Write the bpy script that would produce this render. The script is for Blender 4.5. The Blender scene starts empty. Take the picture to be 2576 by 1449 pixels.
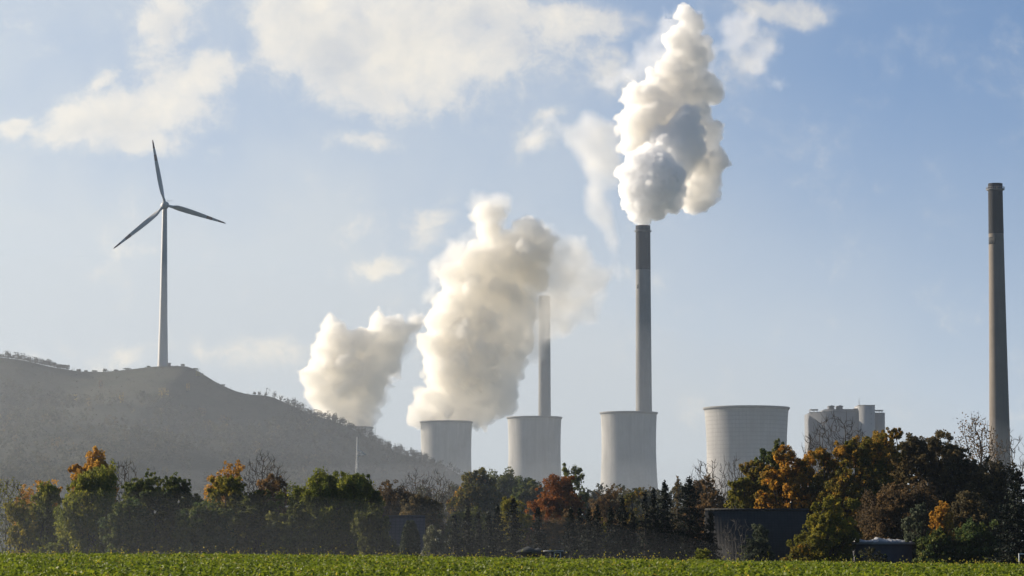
import bpy, math, random
import numpy as np
from mathutils import Vector, Matrix

R = math.radians
scene = bpy.context.scene
COL = scene.collection
PI = math.pi

# ------------------------------------------------------------------ camera
F = 7000.0                       # focal length in pixels of a 2576 px wide frame
HORIZON = 1420.0                 # eye level in that frame
CZ = 2.0
PITCH = math.atan((HORIZON - 724.5) / F)
cam_d = bpy.data.cameras.new("camera")
cam_d.sensor_width = 36.0
cam_d.lens = F / 2576.0 * 36.0
cam_d.clip_start = 1.0
cam_d.clip_end = 20000.0
cam = bpy.data.objects.new("camera", cam_d)
COL.objects.link(cam)
cam.location = (0, 0, CZ)
cam.rotation_euler = (PI / 2 + PITCH, 0, 0)
scene.camera = cam

# ------------------------------------------------------------------ sun, sky, exposure
SUN_AZ = -62.0                   # degrees from +Y, negative = left
SUN_EL = 17.0
sa, se = R(SUN_AZ), R(SUN_EL)
SUN_DIR = Vector((math.sin(sa) * math.cos(se), math.cos(sa) * math.cos(se), math.sin(se)))
sun_d = bpy.data.lights.new("sun", 'SUN')
sun_d.energy = 5.0
sun_d.angle = R(0.5)
sun_d.color = (1.0, 0.87, 0.70)
sun = bpy.data.objects.new("sun", sun_d)
COL.objects.link(sun)
sun.rotation_euler = SUN_DIR.to_track_quat('Z', 'Y').to_euler()

scene.view_settings.view_transform = 'Standard'
scene.view_settings.look = 'None'
scene.view_settings.exposure = 1.08
scene.view_settings.gamma = 1.0
scene.view_settings.use_curve_mapping = False
cy = scene.cycles
cy.use_denoising = True
cy.denoiser = 'OPENIMAGEDENOISE'
cy.max_bounces = 36
cy.diffuse_bounces = 5
cy.glossy_bounces = 2
cy.transmission_bounces = 8
cy.volume_bounces = 30
cy.transparent_max_bounces = 24
cy.caustics_reflective = False
cy.caustics_refractive = False
cy.sample_clamp_indirect = 4.0


class NT:
    """small helper that wires shader nodes"""
    def __init__(self, tree):
        self.t = tree
        self.n = tree.nodes
        self.l = tree.links

    def node(self, kind, ins=None, **props):
        nd = self.n.new(kind)
        for k, v in props.items():
            setattr(nd, k, v)
        for k, v in (ins or {}).items():
            sock = nd.inputs[k]
            if isinstance(v, bpy.types.NodeSocket):
                self.l.new(v, sock)
            else:
                sock.default_value = v
        return nd

    def math(self, op, a, b=0.0, c=None, clamp=False):
        nd = self.n.new('ShaderNodeMath')
        nd.operation = op
        nd.use_clamp = clamp
        for i, v in enumerate((a, b) if c is None else (a, b, c)):
            if isinstance(v, bpy.types.NodeSocket):
                self.l.new(v, nd.inputs[i])
            else:
                nd.inputs[i].default_value = v
        return nd.outputs[0]

    def smooth(self, v, lo, hi, a=0.0, b=1.0):
        nd = self.node('ShaderNodeMapRange', {0: v, 1: lo, 2: hi, 3: a, 4: b}, interpolation_type='SMOOTHSTEP')
        return nd.outputs[0]

    def mixc(self, f, a, b):
        nd = self.n.new('ShaderNodeMix')
        nd.data_type = 'RGBA'
        for sock, v in ((nd.inputs[0], f), (nd.inputs[6], a), (nd.inputs[7], b)):
            if isinstance(v, bpy.types.NodeSocket):
                self.l.new(v, sock)
            else:
                sock.default_value = v if not isinstance(v, tuple) or len(v) == 4 else (*v, 1)
        return nd.outputs[2]

    def ramp(self, f, stops):
        nd = self.n.new('ShaderNodeValToRGB')
        el = nd.color_ramp.elements
        while len(el) < len(stops):
            el.new(0.5)
        for e, (p, c) in zip(el, stops):
            e.position = p
            e.color = (*c, 1)
        self.l.new(f, nd.inputs[0])
        return nd.outputs[0]

    def noise(self, vec, scale, detail=4, rough=0.5, lac=2.0, dist=0.0):
        return self.node('ShaderNodeTexNoise', {'Vector': vec, 'Scale': scale, 'Detail': detail, 'Roughness': rough,
                                                'Lacunarity': lac, 'Distortion': dist}).outputs['Fac']


def cl(px, py):
    """azimuth / elevation tangent coordinates of a direction (world directions, x/y and z/y)"""
    return (px - 1288) / F, (HORIZON - py) / F


# (centre px, py, half length, half width, angle deg, strength)
CLOUDS = [
    # large cloud across the upper middle
    (760, 40, 130, 120, 40, 1.1), (870, 140, 190, 95, -38, 1.15), (1010, 90, 230, 130, -20, 1.15), (1230, 40, 260, 80, 0, .8),
    (1230, 130, 170, 90, -10, .8), (1480, 30, 220, 50, 0, .65), (1980, 10, 130, 32, 0, .75),
    # left cloud bank
    (400, 30, 75, 90, 80, .85), (390, 150, 80, 90, 60, .7), (480, 190, 130, 70, 30, .75), (300, 290, 190, 70, 5, 1.0),
    (180, 320, 120, 45, 10, .7), (40, 300, 45, 32, 20, .85), (250, 180, 70, 25, 40, .55), (350, 360, 160, 45, 0, .6),
    # small ones
    (920, 345, 90, 30, -3, .7), (1380, 290, 40, 22, 0, .55), (1345, 360, 60, 40, 30, .55),
    (1900, 120, 50, 100, -25, .55), (1530, 180, 70, 60, 0, .5), (980, 660, 70, 26, 5, .55),
    (1085, 570, 60, 60, 50, .6), (620, 890, 260, 45, 0, .4), (90, 900, 250, 45, 0, .35),
]

world = bpy.data.worlds.new("World")
scene.world = world
world.use_nodes = True
wt = NT(world.node_tree)
wt.n.clear()
wout = wt.n.new('ShaderNodeOutputWorld')
sky = wt.node('ShaderNodeTexSky', sky_type='NISHITA')
sky.sun_disc = False
sky.sun_elevation = se
sky.sun_rotation = sa
sky.altitude = 50
sky.air_density = 1.0
sky.dust_density = 0.05
sky.ozone_density = 3.5
tint = wt.n.new('ShaderNodeMix')
tint.data_type = 'RGBA'
tint.blend_type = 'MULTIPLY'
tint.inputs[0].default_value = 1.0
wt.l.new(sky.outputs[0], tint.inputs[6])
tint.inputs[7].default_value = (0.83, 1.0, 1.06, 1)
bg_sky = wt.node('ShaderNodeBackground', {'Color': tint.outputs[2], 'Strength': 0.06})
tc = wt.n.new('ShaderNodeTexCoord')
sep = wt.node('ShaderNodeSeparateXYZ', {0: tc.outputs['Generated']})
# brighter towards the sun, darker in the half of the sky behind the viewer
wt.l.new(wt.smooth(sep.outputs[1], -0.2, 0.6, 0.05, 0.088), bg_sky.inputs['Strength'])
# a clear cold sky: the blue of the higher air reaches further down
lift = wt.node('ShaderNodeCombineXYZ', {0: sep.outputs[0], 1: sep.outputs[1], 2: wt.math('ADD', wt.math('MULTIPLY', sep.outputs[2], 2.6), 0.10)}).outputs[0]
lift = wt.node('ShaderNodeVectorMath', {0: lift}, operation='NORMALIZE').outputs[0]
wt.l.new(lift, sky.inputs[0])
ysafe = wt.math('MAXIMUM', sep.outputs[1], 0.05)
u = wt.math('DIVIDE', sep.outputs[0], ysafe)
v = wt.math('DIVIDE', sep.outputs[2], ysafe)
uv = wt.node('ShaderNodeCombineXYZ', {0: u, 1: v, 2: 0.0}).outputs[0]
warp = wt.node('ShaderNodeTexNoise', {'Vector': uv, 'Scale': 22.0, 'Detail': 5.0, 'Roughness': 0.6})
wv = wt.node('ShaderNodeVectorMath', {0: warp.outputs['Color'], 1: (0.5, 0.5, 0.5)}, operation='SUBTRACT').outputs[0]
wv = wt.node('ShaderNodeVectorMath', {0: wv, 'Scale': 0.022}, operation='SCALE').outputs[0]
uvw = wt.node('ShaderNodeVectorMath', {0: uv, 1: wv}, operation='ADD').outputs[0]


def cloud_mask(vec):
    total = None
    for (px, py, a, b, ang, s) in CLOUDS:
        cu, cv = cl(px, py)
        mp = wt.node('ShaderNodeMapping', {'Vector': vec, 'Location': (cu, cv, 0), 'Rotation': (0, 0, R(ang)),
                                           'Scale': (a / F, b / F, 1)}, vector_type='TEXTURE')
        ln = wt.node('ShaderNodeVectorMath', {0: mp.outputs[0]}, operation='LENGTH').outputs[1]
        g = wt.math('MULTIPLY', wt.smooth(ln, 0.0, 1.85, 1.05, 0.0), s)
        total = g if total is None else wt.math('MAXIMUM', total, wt.math('ADD', g, wt.math('MULTIPLY', total, 0.25)))
    return total


mask = cloud_mask(uvw)
fb1 = wt.noise(uvw, 30.0, 9, 0.64)
fb2 = wt.noise(uvw, 150.0, 5, 0.6)
fb = wt.math('ADD', wt.math('MULTIPLY', fb1, 0.75), wt.math('MULTIPLY', fb2, 0.25))
dens = wt.math('ADD', mask, wt.math('MULTIPLY', wt.math('SUBTRACT', fb, 0.5), 2.6))
cov = wt.math('MULTIPLY', wt.smooth(dens, -0.05, 1.7), 0.97)
# cloud shading painted into the colour: sunlit edges cream, shaded middles grey
sh_n = wt.noise(wt.node('ShaderNodeVectorMath', {0: uvw, 1: (-0.016, -0.005, 0)}, operation='ADD').outputs[0], 26.0, 6, 0.5)
thick = wt.smooth(wt.math('ADD', wt.math('MULTIPLY', mask, 0.45), sh_n), 0.72, 1.25)
ccol = wt.mixc(thick, (1.10, 1.0, 0.82, 1), (0.66, 0.665, 0.67, 1))
veil_n = wt.noise(uvw, 9.0, 5, 0.5)
# milky high veil: strong low down and to the left, gone in the upper right
low = wt.smooth(v, 0.20, 0.0, 0.0, 0.86)
side = wt.smooth(u, 0.23, -0.16, 0.10, 0.86)
veil = wt.math('ADD', low, wt.math('MULTIPLY', side, wt.smooth(veil_n, 0.25, 0.75, 0.6, 1.15)), clamp=True)
cc2 = wt.mixc(wt.smooth(cov, 0.0, 0.35), (0.715, 0.745, 0.75, 1), ccol)
cov2 = wt.math('SUBTRACT', 1.0, wt.math('MULTIPLY', wt.math('SUBTRACT', 1.0, cov), wt.math('SUBTRACT', 1.0, wt.math('MULTIPLY', veil, 0.9))))
front = wt.smooth(sep.outputs[1], 0.1, 0.5)
cov2 = wt.math('MULTIPLY', cov2, front)
bg_cl = wt.node('ShaderNodeBackground', {'Color': cc2, 'Strength': 0.52})
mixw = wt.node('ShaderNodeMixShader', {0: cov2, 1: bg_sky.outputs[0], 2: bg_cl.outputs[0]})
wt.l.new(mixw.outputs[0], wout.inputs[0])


# ------------------------------------------------------------------ helpers
def at(px, py, Y):
    """world point seen at frame pixel (px, py) at forward distance Y"""
    xc, zc = (px - 1288) / F, (724.5 - py) / F
    c, s = math.cos(PITCH), math.sin(PITCH)
    dy, dz = c - zc * s, s + zc * c
    t = Y / dy
    return Vector((xc * t, Y, CZ + dz * t))


NEAR = 0.72                      # the wood edge stands about 280 m away


def nearY(Y):
    return Y * NEAR if 200 < Y < 860 else Y


def X(px, Y):
    return (px - 1288) / F * Y


def Z(py, Y):
    return at(1288, py, Y).z


def tag(o, label=None, cat=None, group=None, kind=None):
    if label:
        o['label'] = label
    if cat:
        o['category'] = cat
    if group:
        o['group'] = group
    if kind:
        o['kind'] = kind
    return o


def empty(name, loc, label, cat, group=None, rz=0.0):
    o = bpy.data.objects.new(name, None)
    o.empty_display_size = 1.0
    COL.objects.link(o)
    o.location = loc
    o.rotation_euler = (0, 0, rz)
    return tag(o, label, cat, group)


class MB:
    """collects geometry for ONE mesh object (numpy)"""
    def __init__(self):
        self.v, self.q, self.t, self.a = [], [], [], []
        self.nv = 0

    def add(self, verts, quads=None, tris=None, tint=None):
        verts = np.asarray(verts, dtype=np.float32).reshape(-1, 3)
        if quads is not None and len(quads):
            self.q.append(np.asarray(quads, dtype=np.int64).reshape(-1, 4) + self.nv)
        if tris is not None and len(tris):
            self.t.append(np.asarray(tris, dtype=np.int64).reshape(-1, 3) + self.nv)
        self.v.append(verts)
        tt = np.zeros(len(verts), np.float32) if tint is None else np.broadcast_to(np.asarray(tint, np.float32), (len(verts),))
        self.a.append(tt)
        self.nv += len(verts)

    def box(self, lo, hi):
        x0, y0, z0 = lo
        x1, y1, z1 = hi
        vs = [(x0, y0, z0), (x1, y0, z0), (x1, y1, z0), (x0, y1, z0), (x0, y0, z1), (x1, y0, z1), (x1, y1, z1), (x0, y1, z1)]
        self.add(vs, [(0, 3, 2, 1), (4, 5, 6, 7), (0, 1, 5, 4), (1, 2, 6, 5), (2, 3, 7, 6), (3, 0, 4, 7)])

    def tube(self, pts, radii, n=6, cap=False):
        pts = [Vector(p) for p in pts]
        rings = []
        up = None
        for i, p in enumerate(pts):
            d = (pts[min(i + 1, len(pts) - 1)] - pts[max(i - 1, 0)])
            if d.length < 1e-9:
                d = Vector((0, 0, 1))
            d.normalize()
            ref = up if up is not None else (Vector((1, 0, 0)) if abs(d.x) < 0.8 else Vector((0, 1, 0)))
            a = (ref - d * ref.dot(d))
            if a.length < 1e-6:
                a = d.orthogonal()
            a.normalize()
            up = a
            b = d.cross(a)
            r = radii[i]
            for k in range(n):
                th = 2 * PI * k / n
                rings.append(p + a * (r * math.cos(th)) + b * (r * math.sin(th)))
        q = []
        for i in range(len(pts) - 1):
            for k in range(n):
                q.append((i * n + k, i * n + (k + 1) % n, (i + 1) * n + (k + 1) % n, (i + 1) * n + k))
        vs = [tuple(r) for r in rings]
        tr = []
        if cap:
            c0 = len(vs)
            vs += [tuple(pts[0]), tuple(pts[-1])]
            e = (len(pts) - 1) * n
            for k in range(n):
                tr.append((c0, (k + 1) % n, k))
                tr.append((c0 + 1, e + k, e + (k + 1) % n))
        self.add(vs, q, tr)

    def lathe(self, prof, n=64, center=(0, 0, 0), closed_top=False):
        """prof: list of (radius, z)"""
        cx, cy_, cz = center
        th = np.linspace(0, 2 * PI, n, endpoint=False)
        vs = []
        for (r, z) in prof:
            vs.append(np.stack([cx + r * np.cos(th), cy_ + r * np.sin(th), np.full(n, cz + z)], 1))
        vs = np.concatenate(vs)
        q = []
        for i in range(len(prof) - 1):
            for k in range(n):
                q.append((i * n + k, i * n + (k + 1) % n, (i + 1) * n + (k + 1) % n, (i + 1) * n + k))
        self.add(vs, q)

    def leaves(self, P, size, rng, tint, out=None, aspect=0.6, droop=0.0):
        """P: n x 3 centres, rhombic leaf faces"""
        n = len(P)
        nrm = rng.normal(size=(n, 3)).astype(np.float32)
        if out is not None:
            nrm = nrm * 0.8 + out
        nrm /= np.linalg.norm(nrm, axis=1, keepdims=True) + 1e-9
        w = rng.normal(size=(n, 3)).astype(np.float32)
        if droop:
            w[:, 2] -= droop * 2.0
        a = w - nrm * (w * nrm).sum(1, keepdims=True)
        a /= np.linalg.norm(a, axis=1, keepdims=True) + 1e-9
        b = np.cross(nrm, a)
        s = (size * rng.uniform(0.65, 1.35, n)).astype(np.float32)[:, None]
        vs = np.stack([P - a * s * .5, P + b * s * .5 * aspect, P + a * s * .5, P - b * s * .5 * aspect], 1).reshape(-1, 3)
        q = np.arange(n * 4).reshape(-1, 4)
        self.add(vs, q, None, np.repeat(tint, 4))

    def build(self, name, mat, parent=None, smooth=False, loc=None, link=True):
        me = bpy.data.meshes.new(name)
        V = np.concatenate(self.v) if self.v else np.zeros((0, 3), np.float32)
        q = np.concatenate(self.q) if self.q else np.zeros((0, 4), np.int64)
        t = np.concatenate(self.t) if self.t else np.zeros((0, 3), np.int64)
        me.vertices.add(len(V))
        me.vertices.foreach_set('co', V.ravel())
        nl = q.size + t.size
        me.loops.add(nl)
        me.loops.foreach_set('vertex_index', np.concatenate([q.ravel(), t.ravel()]).astype(np.int32))
        npoly = len(q) + len(t)
        me.polygons.add(npoly)
        starts = np.concatenate([np.arange(len(q)) * 4, q.size + np.arange(len(t)) * 3]).astype(np.int32)
        me.polygons.foreach_set('loop_start', starts)
        if smooth:
            me.polygons.foreach_set('use_smooth', np.ones(npoly, bool))
        at_ = me.attributes.new('tint', 'FLOAT', 'POINT')
        at_.data.foreach_set('value', np.concatenate(self.a).astype(np.float32))
        me.update(calc_edges=True)
        me.materials.append(mat)
        o = bpy.data.objects.new(name, me)
        if link:
            COL.objects.link(o)
        if parent is not None:
            o.parent = parent
        if loc is not None:
            o.location = loc
        return o


def new_mat(name):
    m = bpy.data.materials.new(name)
    m.use_nodes = True
    nt = NT(m.node_tree)
    nt.n.clear()
    out = nt.n.new('ShaderNodeOutputMaterial')
    return m, nt, out


def leaf_mat(name, stops, rough=0.75, trans=0.42, spec=0.12, gain=1.25):
    m, nt, out = new_mat(name)
    at_ = nt.node('ShaderNodeAttribute', attribute_name='tint')
    stops = [(p_, tuple(c_ * gain for c_ in cc_)) for p_, cc_ in stops]
    col = nt.ramp(at_.outputs['Fac'], stops)
    p = nt.node('ShaderNodeBsdfPrincipled', {'Base Color': col, 'Roughness': rough, 'Specular IOR Level': spec})
    tr = nt.node('ShaderNodeBsdfTranslucent', {'Color': col})
    mx = nt.node('ShaderNodeMixShader', {0: trans, 1: p.outputs[0], 2: tr.outputs[0]})
    nt.l.new(mx.outputs[0], out.inputs[0])
    return m


def plain_mat(name, c1, c2, scale=1.0, rough=0.8, streak=1.0, bump=0.0, detail=5, coords='Object', spec=0.3):
    m, nt, out = new_mat(name)
    tcn = nt.n.new('ShaderNodeTexCoord')
    mp = nt.node('ShaderNodeMapping', {'Vector': tcn.outputs[coords], 'Scale': (1, 1, 1.0 / streak)})
    n1 = nt.noise(mp.outputs[0], scale, detail, 0.6)
    col = nt.ramp(n1, [(0.3, c1), (0.7, c2)])
    p = nt.node('ShaderNodeBsdfPrincipled', {'Base Color': col, 'Roughness': rough, 'Specular IOR Level': spec})
    if bump:
        b = nt.node('ShaderNodeBump', {'Height': n1, 'Strength': bump, 'Distance': 0.1})
        nt.l.new(b.outputs[0], p.inputs['Normal'])
    nt.l.new(p.outputs[0], out.inputs[0])
    return m


# ------------------------------------------------------------------ materials
M = {}
M['bark'] = plain_mat('bark', (.03, .026, .022), (.06, .05, .042), 3.0, 0.9, 6)
M['twig'] = plain_mat('twig', (.04, .033, .028), (.07, .058, .048), 2.0, 0.9)
M['pale_twig'] = plain_mat('pale_twig', (.08, .072, .063), (.13, .115, .10), 2.0, 0.9)
M['olive'] = leaf_mat('olive_leaf', [(0, (.035, .042, .012)), (.5, (.065, .07, .016)), (1, (.13, .115, .022))], gain=1.9)
M['green'] = leaf_mat('green_leaf', [(0, (.028, .045, .014)), (.5, (.06, .07, .016)), (1, (.125, .12, .025))], gain=1.8)
M['willow'] = leaf_mat('willow_leaf', [(0, (.06, .075, .014)), (.5, (.13, .145, .02)), (1, (.26, .24, .03))], trans=0.45)
M['yellowgreen'] = leaf_mat('yellow_green_leaf', [(0, (.08, .085, .015)), (.5, (.17, .155, .02)), (1, (.32, .24, .03))], trans=0.42)
M['orange'] = leaf_mat('orange_leaf', [(0, (.22, .115, .018)), (.5, (.38, .205, .03)), (1, (.52, .31, .05))], trans=0.45)
M['golden'] = leaf_mat('golden_leaf', [(0, (.09, .072, .014)), (.45, (.24, .14, .018)), (1, (.48, .24, .03))], trans=0.5)
M['goldgreen'] = leaf_mat('gold_green_leaf', [(0, (.055, .06, .013)), (.5, (.13, .11, .017)), (1, (.36, .19, .025))], trans=0.48)
M['red'] = leaf_mat('red_leaf', [(0, (.09, .034, .012)), (.5, (.19, .068, .016)), (1, (.32, .13, .024))], trans=0.42)
M['brown'] = leaf_mat('brown_leaf', [(0, (.045, .032, .018)), (.5, (.08, .052, .022)), (1, (.15, .085, .03))], gain=1.6)
M['darkbrown'] = leaf_mat('dark_brown_leaf', [(0, (.03, .025, .014)), (.5, (.05, .04, .018)), (1, (.10, .065, .022))], gain=2.2)
M['needle'] = leaf_mat('conifer_needle', [(0, (.009, .016, .011)), (.5, (.015, .025, .015)), (1, (.026, .036, .02))], trans=0.05, gain=.9)
M['thuja'] = leaf_mat('thuja_leaf', [(0, (.016, .026, .013)), (.5, (.026, .038, .016)), (1, (.045, .055, .02))], trans=0.12)
M['pale'] = leaf_mat('pale_leaf', [(0, (.06, .07, .035)), (.6, (.12, .125, .07)), (.85, (.3, .29, .2)), (1, (.5, .47, .36))], trans=0.4)
M['greygreen'] = leaf_mat('grey_green_leaf', [(0, (.04, .052, .032)), (.5, (.075, .09, .055)), (1, (.15, .16, .10))], trans=0.4)
M['far'] = leaf_mat('far_leaf', [(0, (.035, .04, .02)), (.5, (.06, .058, .025)), (1, (.12, .09, .03))])
M['hilltree'] = leaf_mat('hill_leaf', [(0, (.026, .03, .02)), (.5, (.042, .044, .026)), (.9, (.07, .062, .03)), (1, (.13, .09, .03))], gain=1.0)
M['crop'] = leaf_mat('crop_leaf', [(0, (.05, .085, .009)), (.5, (.15, .20, .014)), (.85, (.27, .30, .022)), (1, (.45, .36, .05))], rough=0.6, trans=0.45, spec=0.2, gain=.86)


def tower_mat(name, nlines, zstep, c=(.40, .385, .355), line=0.55, width=0.10):
    m, nt, out = new_mat(name)
    tcn = nt.n.new('ShaderNodeTexCoord')
    sp = nt.node('ShaderNodeSeparateXYZ', {0: tcn.outputs['Object']})
    ang = nt.math('ARCTAN2', sp.outputs[1], sp.outputs[0])
    fr = nt.math('FRACT', nt.math('MULTIPLY', ang, nlines / (2 * PI)))
    ln = nt.math('LESS_THAN', fr, width)
    if zstep:
        fz = nt.math('FRACT', nt.math('DIVIDE', sp.outputs[2], zstep))
        ln = nt.math('MAXIMUM', ln, nt.math('MULTIPLY', nt.math('LESS_THAN', fz, 0.22), 0.8))
    mp = nt.node('ShaderNodeMapping', {'Vector': tcn.outputs['Object'], 'Scale': (.25, .25, .025)})
    st = nt.noise(mp.outputs[0], 1.0, 6, 0.65)
    bl = nt.noise(tcn.outputs['Object'], 0.05, 4, 0.6)
    k = nt.math('ADD', nt.math('MULTIPLY', st, .5), nt.math('MULTIPLY', bl, .5))
    c1 = tuple(x * .66 for x in c)
    c2 = tuple(min(1, x * 1.22) for x in c)
    base = nt.ramp(k, [(.3, c1), (.7, c2)])
    dark = nt.mixc(1.0, base, tuple(x * line for x in c) + (1,))
    col = nt.mixc(nt.math('MULTIPLY', ln, 0.75), base, dark)
    p = nt.node('ShaderNodeBsdfPrincipled', {'Base Color': col, 'Roughness': .9, 'Specular IOR Level': .2})
    nt.l.new(p.outputs[0], out.inputs[0])
    return m


M['tower_a'] = tower_mat('cooling_tower_concrete', 44, 0, (.37, .365, .355), .8)
M['tower_b'] = tower_mat('gridded_tower_concrete', 72, 3.2, (.37, .362, .352), .7)
M['rim'] = plain_mat('rim_concrete', (.16, .16, .155), (.22, .215, .21), .2)
M['stack_pale'] = tower_mat('pale_chimney_concrete', 40, 0, (.22, .217, .21), .9)
M['stack_warm'] = tower_mat('buff_chimney_concrete', 40, 0, (.19, .165, .14), .9)
M['stack_dark'] = tower_mat('sooty_chimney_concrete', 40, 0, (.03, .029, .03), .9)
M['slot'] = plain_mat('dark_opening', (.03, .03, .03), (.045, .045, .045), 1)
M['steel'] = plain_mat('grey_steel', (.16, .16, .16), (.24, .24, .24), 1, .6)
M['turbine'] = plain_mat('turbine_paint', (.38, .38, .375), (.46, .46, .455), .15, .5, 4)
M['blockwall'] = plain_mat('boiler_house_cladding', (.13, .137, .15), (.17, .175, .185), .08, .8, 5)
M['blockpale'] = plain_mat('stair_tower_cladding', (.30, .30, .30), (.36, .36, .36), .08, .8, 5)
M['mast'] = plain_mat('galvanised_mast', (.75, .75, .74), (.85, .85, .84), 1, .5)

# ------------------------------------------------------------------ ground, field, hill
CREST_Y = 178.0


def crest_py(px):
    return np.interp(px, [-400, 0, 700, 1400, 2000, 2576, 3000], [1388, 1393, 1396, 1406, 1415, 1422, 1428])


def ground_z(x, y):
    """soil height: a gentle swell in front, then a low plain"""
    x = np.asarray(x, float)
    y = np.asarray(y, float)
    pxl = 1288 + x / CREST_Y * F
    zc = CZ + (HORIZON - crest_py(np.clip(pxl, -400, 3000))) / F * CREST_Y - 0.34
    z110 = CZ - 29.0 / F * 100 - 0.40
    a = np.clip((y - 100) / (CREST_Y - 100), 0, 1)
    near = 0.30 + (z110 - 0.30) * np.clip(y / 100.0, 0, 1) ** 1.4
    mid = z110 + (zc - z110) * (a * (1.55 - 0.55 * a))
    z = np.where(y < 100, near, mid)
    f = np.clip((y - CREST_Y) / 80.0, 0, 1)
    f = f * f * (3 - 2 * f)
    z = z * (1 - f) + (-1.0) * f
    return z


def grid_mesh(name, xs, ys, zf, mat, kind='structure', smooth=True):
    gx, gy = np.meshgrid(xs, ys)
    gz = zf(gx, gy)
    mb = MB()
    nx, ny = len(xs), len(ys)
    i = np.arange(nx * ny).reshape(ny, nx)
    q = np.stack([i[:-1, :-1], i[:-1, 1:], i[1:, 1:], i[1:, :-1]], -1).reshape(-1, 4)
    mb.add(np.stack([gx, gy, gz], -1).reshape(-1, 3), q)
    o = mb.build(name, mat, smooth=smooth)
    o['kind'] = kind
    return o


def ground_mat():
    m, nt, out = new_mat('meadow_and_soil')
    tcn = nt.n.new('ShaderNodeTexCoord')
    n1 = nt.noise(tcn.outputs['Object'], .8, 8, .65)
    n2 = nt.noise(tcn.outputs['Object'], .02, 4, .6)
    soil = nt.ramp(n1, [(.3, (.03, .032, .014)), (.7, (.06, .066, .024))])
    grass = nt.ramp(n1, [(.3, (.035, .05, .018)), (.7, (.065, .085, .028))])
    col = nt.mixc(n2, soil, grass)
    p = nt.node('ShaderNodeBsdfPrincipled', {'Base Color': col, 'Roughness': .95, 'Specular IOR Level': .1})
    nt.l.new(p.outputs[0], out.inputs[0])
    return m


M['ground'] = ground_mat()
gxs = np.unique(np.concatenate([np.linspace(-3000, 3000, 41), np.linspace(-60, 60, 49)]))
gys = np.unique(np.concatenate([np.linspace(-40, 280, 81), np.linspace(280, 5000, 40)]))
grid_mesh('ground', gxs, gys, ground_z, M['ground'])

HILL_Y = 1925.0
HPX = [-1500, -700, -200, 0, 60, 130, 200, 260, 320, 370, 400, 470, 500, 540, 590, 620, 680, 740, 780, 850, 900, 950, 1000, 1060, 1100, 1140, 1200, 1300, 1500]
HPY = [1160, 930, 888, 900, 908, 925, 936, 937, 931, 925, 922, 922, 936, 962, 985, 993, 998, 1024, 1044, 1064, 1087, 1116, 1140, 1157, 1168, 1185, 1225, 1320, 1445]


def hill_z(x, y):
    x = np.asarray(x, float)
    y = np.asarray(y, float)
    px = 1288 + x / HILL_Y * F
    acc = 0
    for d in (-12, -6, 0, 6, 12):
        acc = acc + np.interp(px + d, HPX, HPY)
    ridge = (HORIZON - acc / 5) / F * HILL_Y + CZ
    wob = 60 * np.sin(x * 0.011 + 1.0)
    s = np.where(y < HILL_Y, np.clip((y - 1140 - wob) / (HILL_Y - 1140 - wob), 0, 1), np.clip(1 - (y - HILL_Y) / 550.0, 0, 1))
    prof = np.where(y < HILL_Y, s * (0.75 + 0.25 * s), s * s * (3 - 2 * s))
    bumps = (np.sin(x * .05 + y * .021) * np.sin(y * .033 - x * .017) * 3.0 + np.sin(x * .13 + 2) * np.sin(y * .11 + x * .05) * 1.1)
    terr = 2.2 * np.sin(prof * 9.0 + x * 0.012)
    return np.maximum(ridge, -8) * prof + (bumps + terr) * np.clip(prof * (1 - prof) * 4, 0, 1) - 3.0 * (1 - np.clip(s * 8, 0, 1))


def hill_mat():
    m, nt, out = new_mat('heath_slope')
    tcn = nt.n.new('ShaderNodeTexCoord')
    n1 = nt.noise(tcn.outputs['Object'], .35, 7, .65)
    n2 = nt.noise(tcn.outputs['Object'], .02, 5, .6)
    a = nt.ramp(n1, [(.3, (.02, .026, .015)), (.7, (.045, .05, .03))])
    b = nt.ramp(n1, [(.3, (.032, .034, .02)), (.7, (.062, .06, .038))])
    col = nt.mixc(nt.smooth(n2, .4, .65), a, b)
    bp = nt.node('ShaderNodeBump', {'Height': n1, 'Strength': .8, 'Distance': 2.0})
    p = nt.node('ShaderNodeBsdfPrincipled', {'Base Color': col, 'Roughness': .95, 'Specular IOR Level': .1, 'Normal': bp.outputs[0]})
    nt.l.new(p.outputs[0], out.inputs[0])
    return m


M['hill'] = hill_mat()
grid_mesh('hill', np.linspace(-770, 58, 240), np.linspace(1100, 2480, 160), hill_z, M['hill'])


# ------------------------------------------------------------------ vegetation builders
def fib_dirs(n, rng, up=0.0):
    i = np.arange(n) + .5
    z = 1 - (2 - up) * i / n
    th = PI * (1 + 5 ** .5) * i + rng.uniform(0, 6)
    r = np.sqrt(np.clip(1 - z * z, 0, 1))
    return np.stack([r * np.cos(th), r * np.sin(th), z], 1)


def bent(p0, p1, rng, k, n=5):
    p0, p1 = np.array(p0), np.array(p1)
    d = p1 - p0
    L = np.linalg.norm(d)
    off = rng.normal(size=3) * L * k
    ts = np.linspace(0, 1, n)
    return [tuple(p0 + d * t + off * math.sin(PI * t) + np.array([0, 0, 0.12 * L * math.sin(PI * t)])) for t in ts]


def lobes_for(rx, ry, zc, rz, n, rng, spread=.66, size=.42):
    dirs = fib_dirs(n, rng)
    dirs += rng.normal(size=dirs.shape) * .18
    rad = rng.uniform(.78, 1.15, n)[:, None]
    cen = dirs * rad * np.array([rx, ry, rz]) * spread + np.array([0, 0, zc])
    rr = size * min(rx, rz) * rng.uniform(.72, 1.25, n)
    cen = np.concatenate([cen, [[0, 0, zc]]])
    rr = np.concatenate([rr, [min(rx, rz) * .5]])
    return cen, rr


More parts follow.
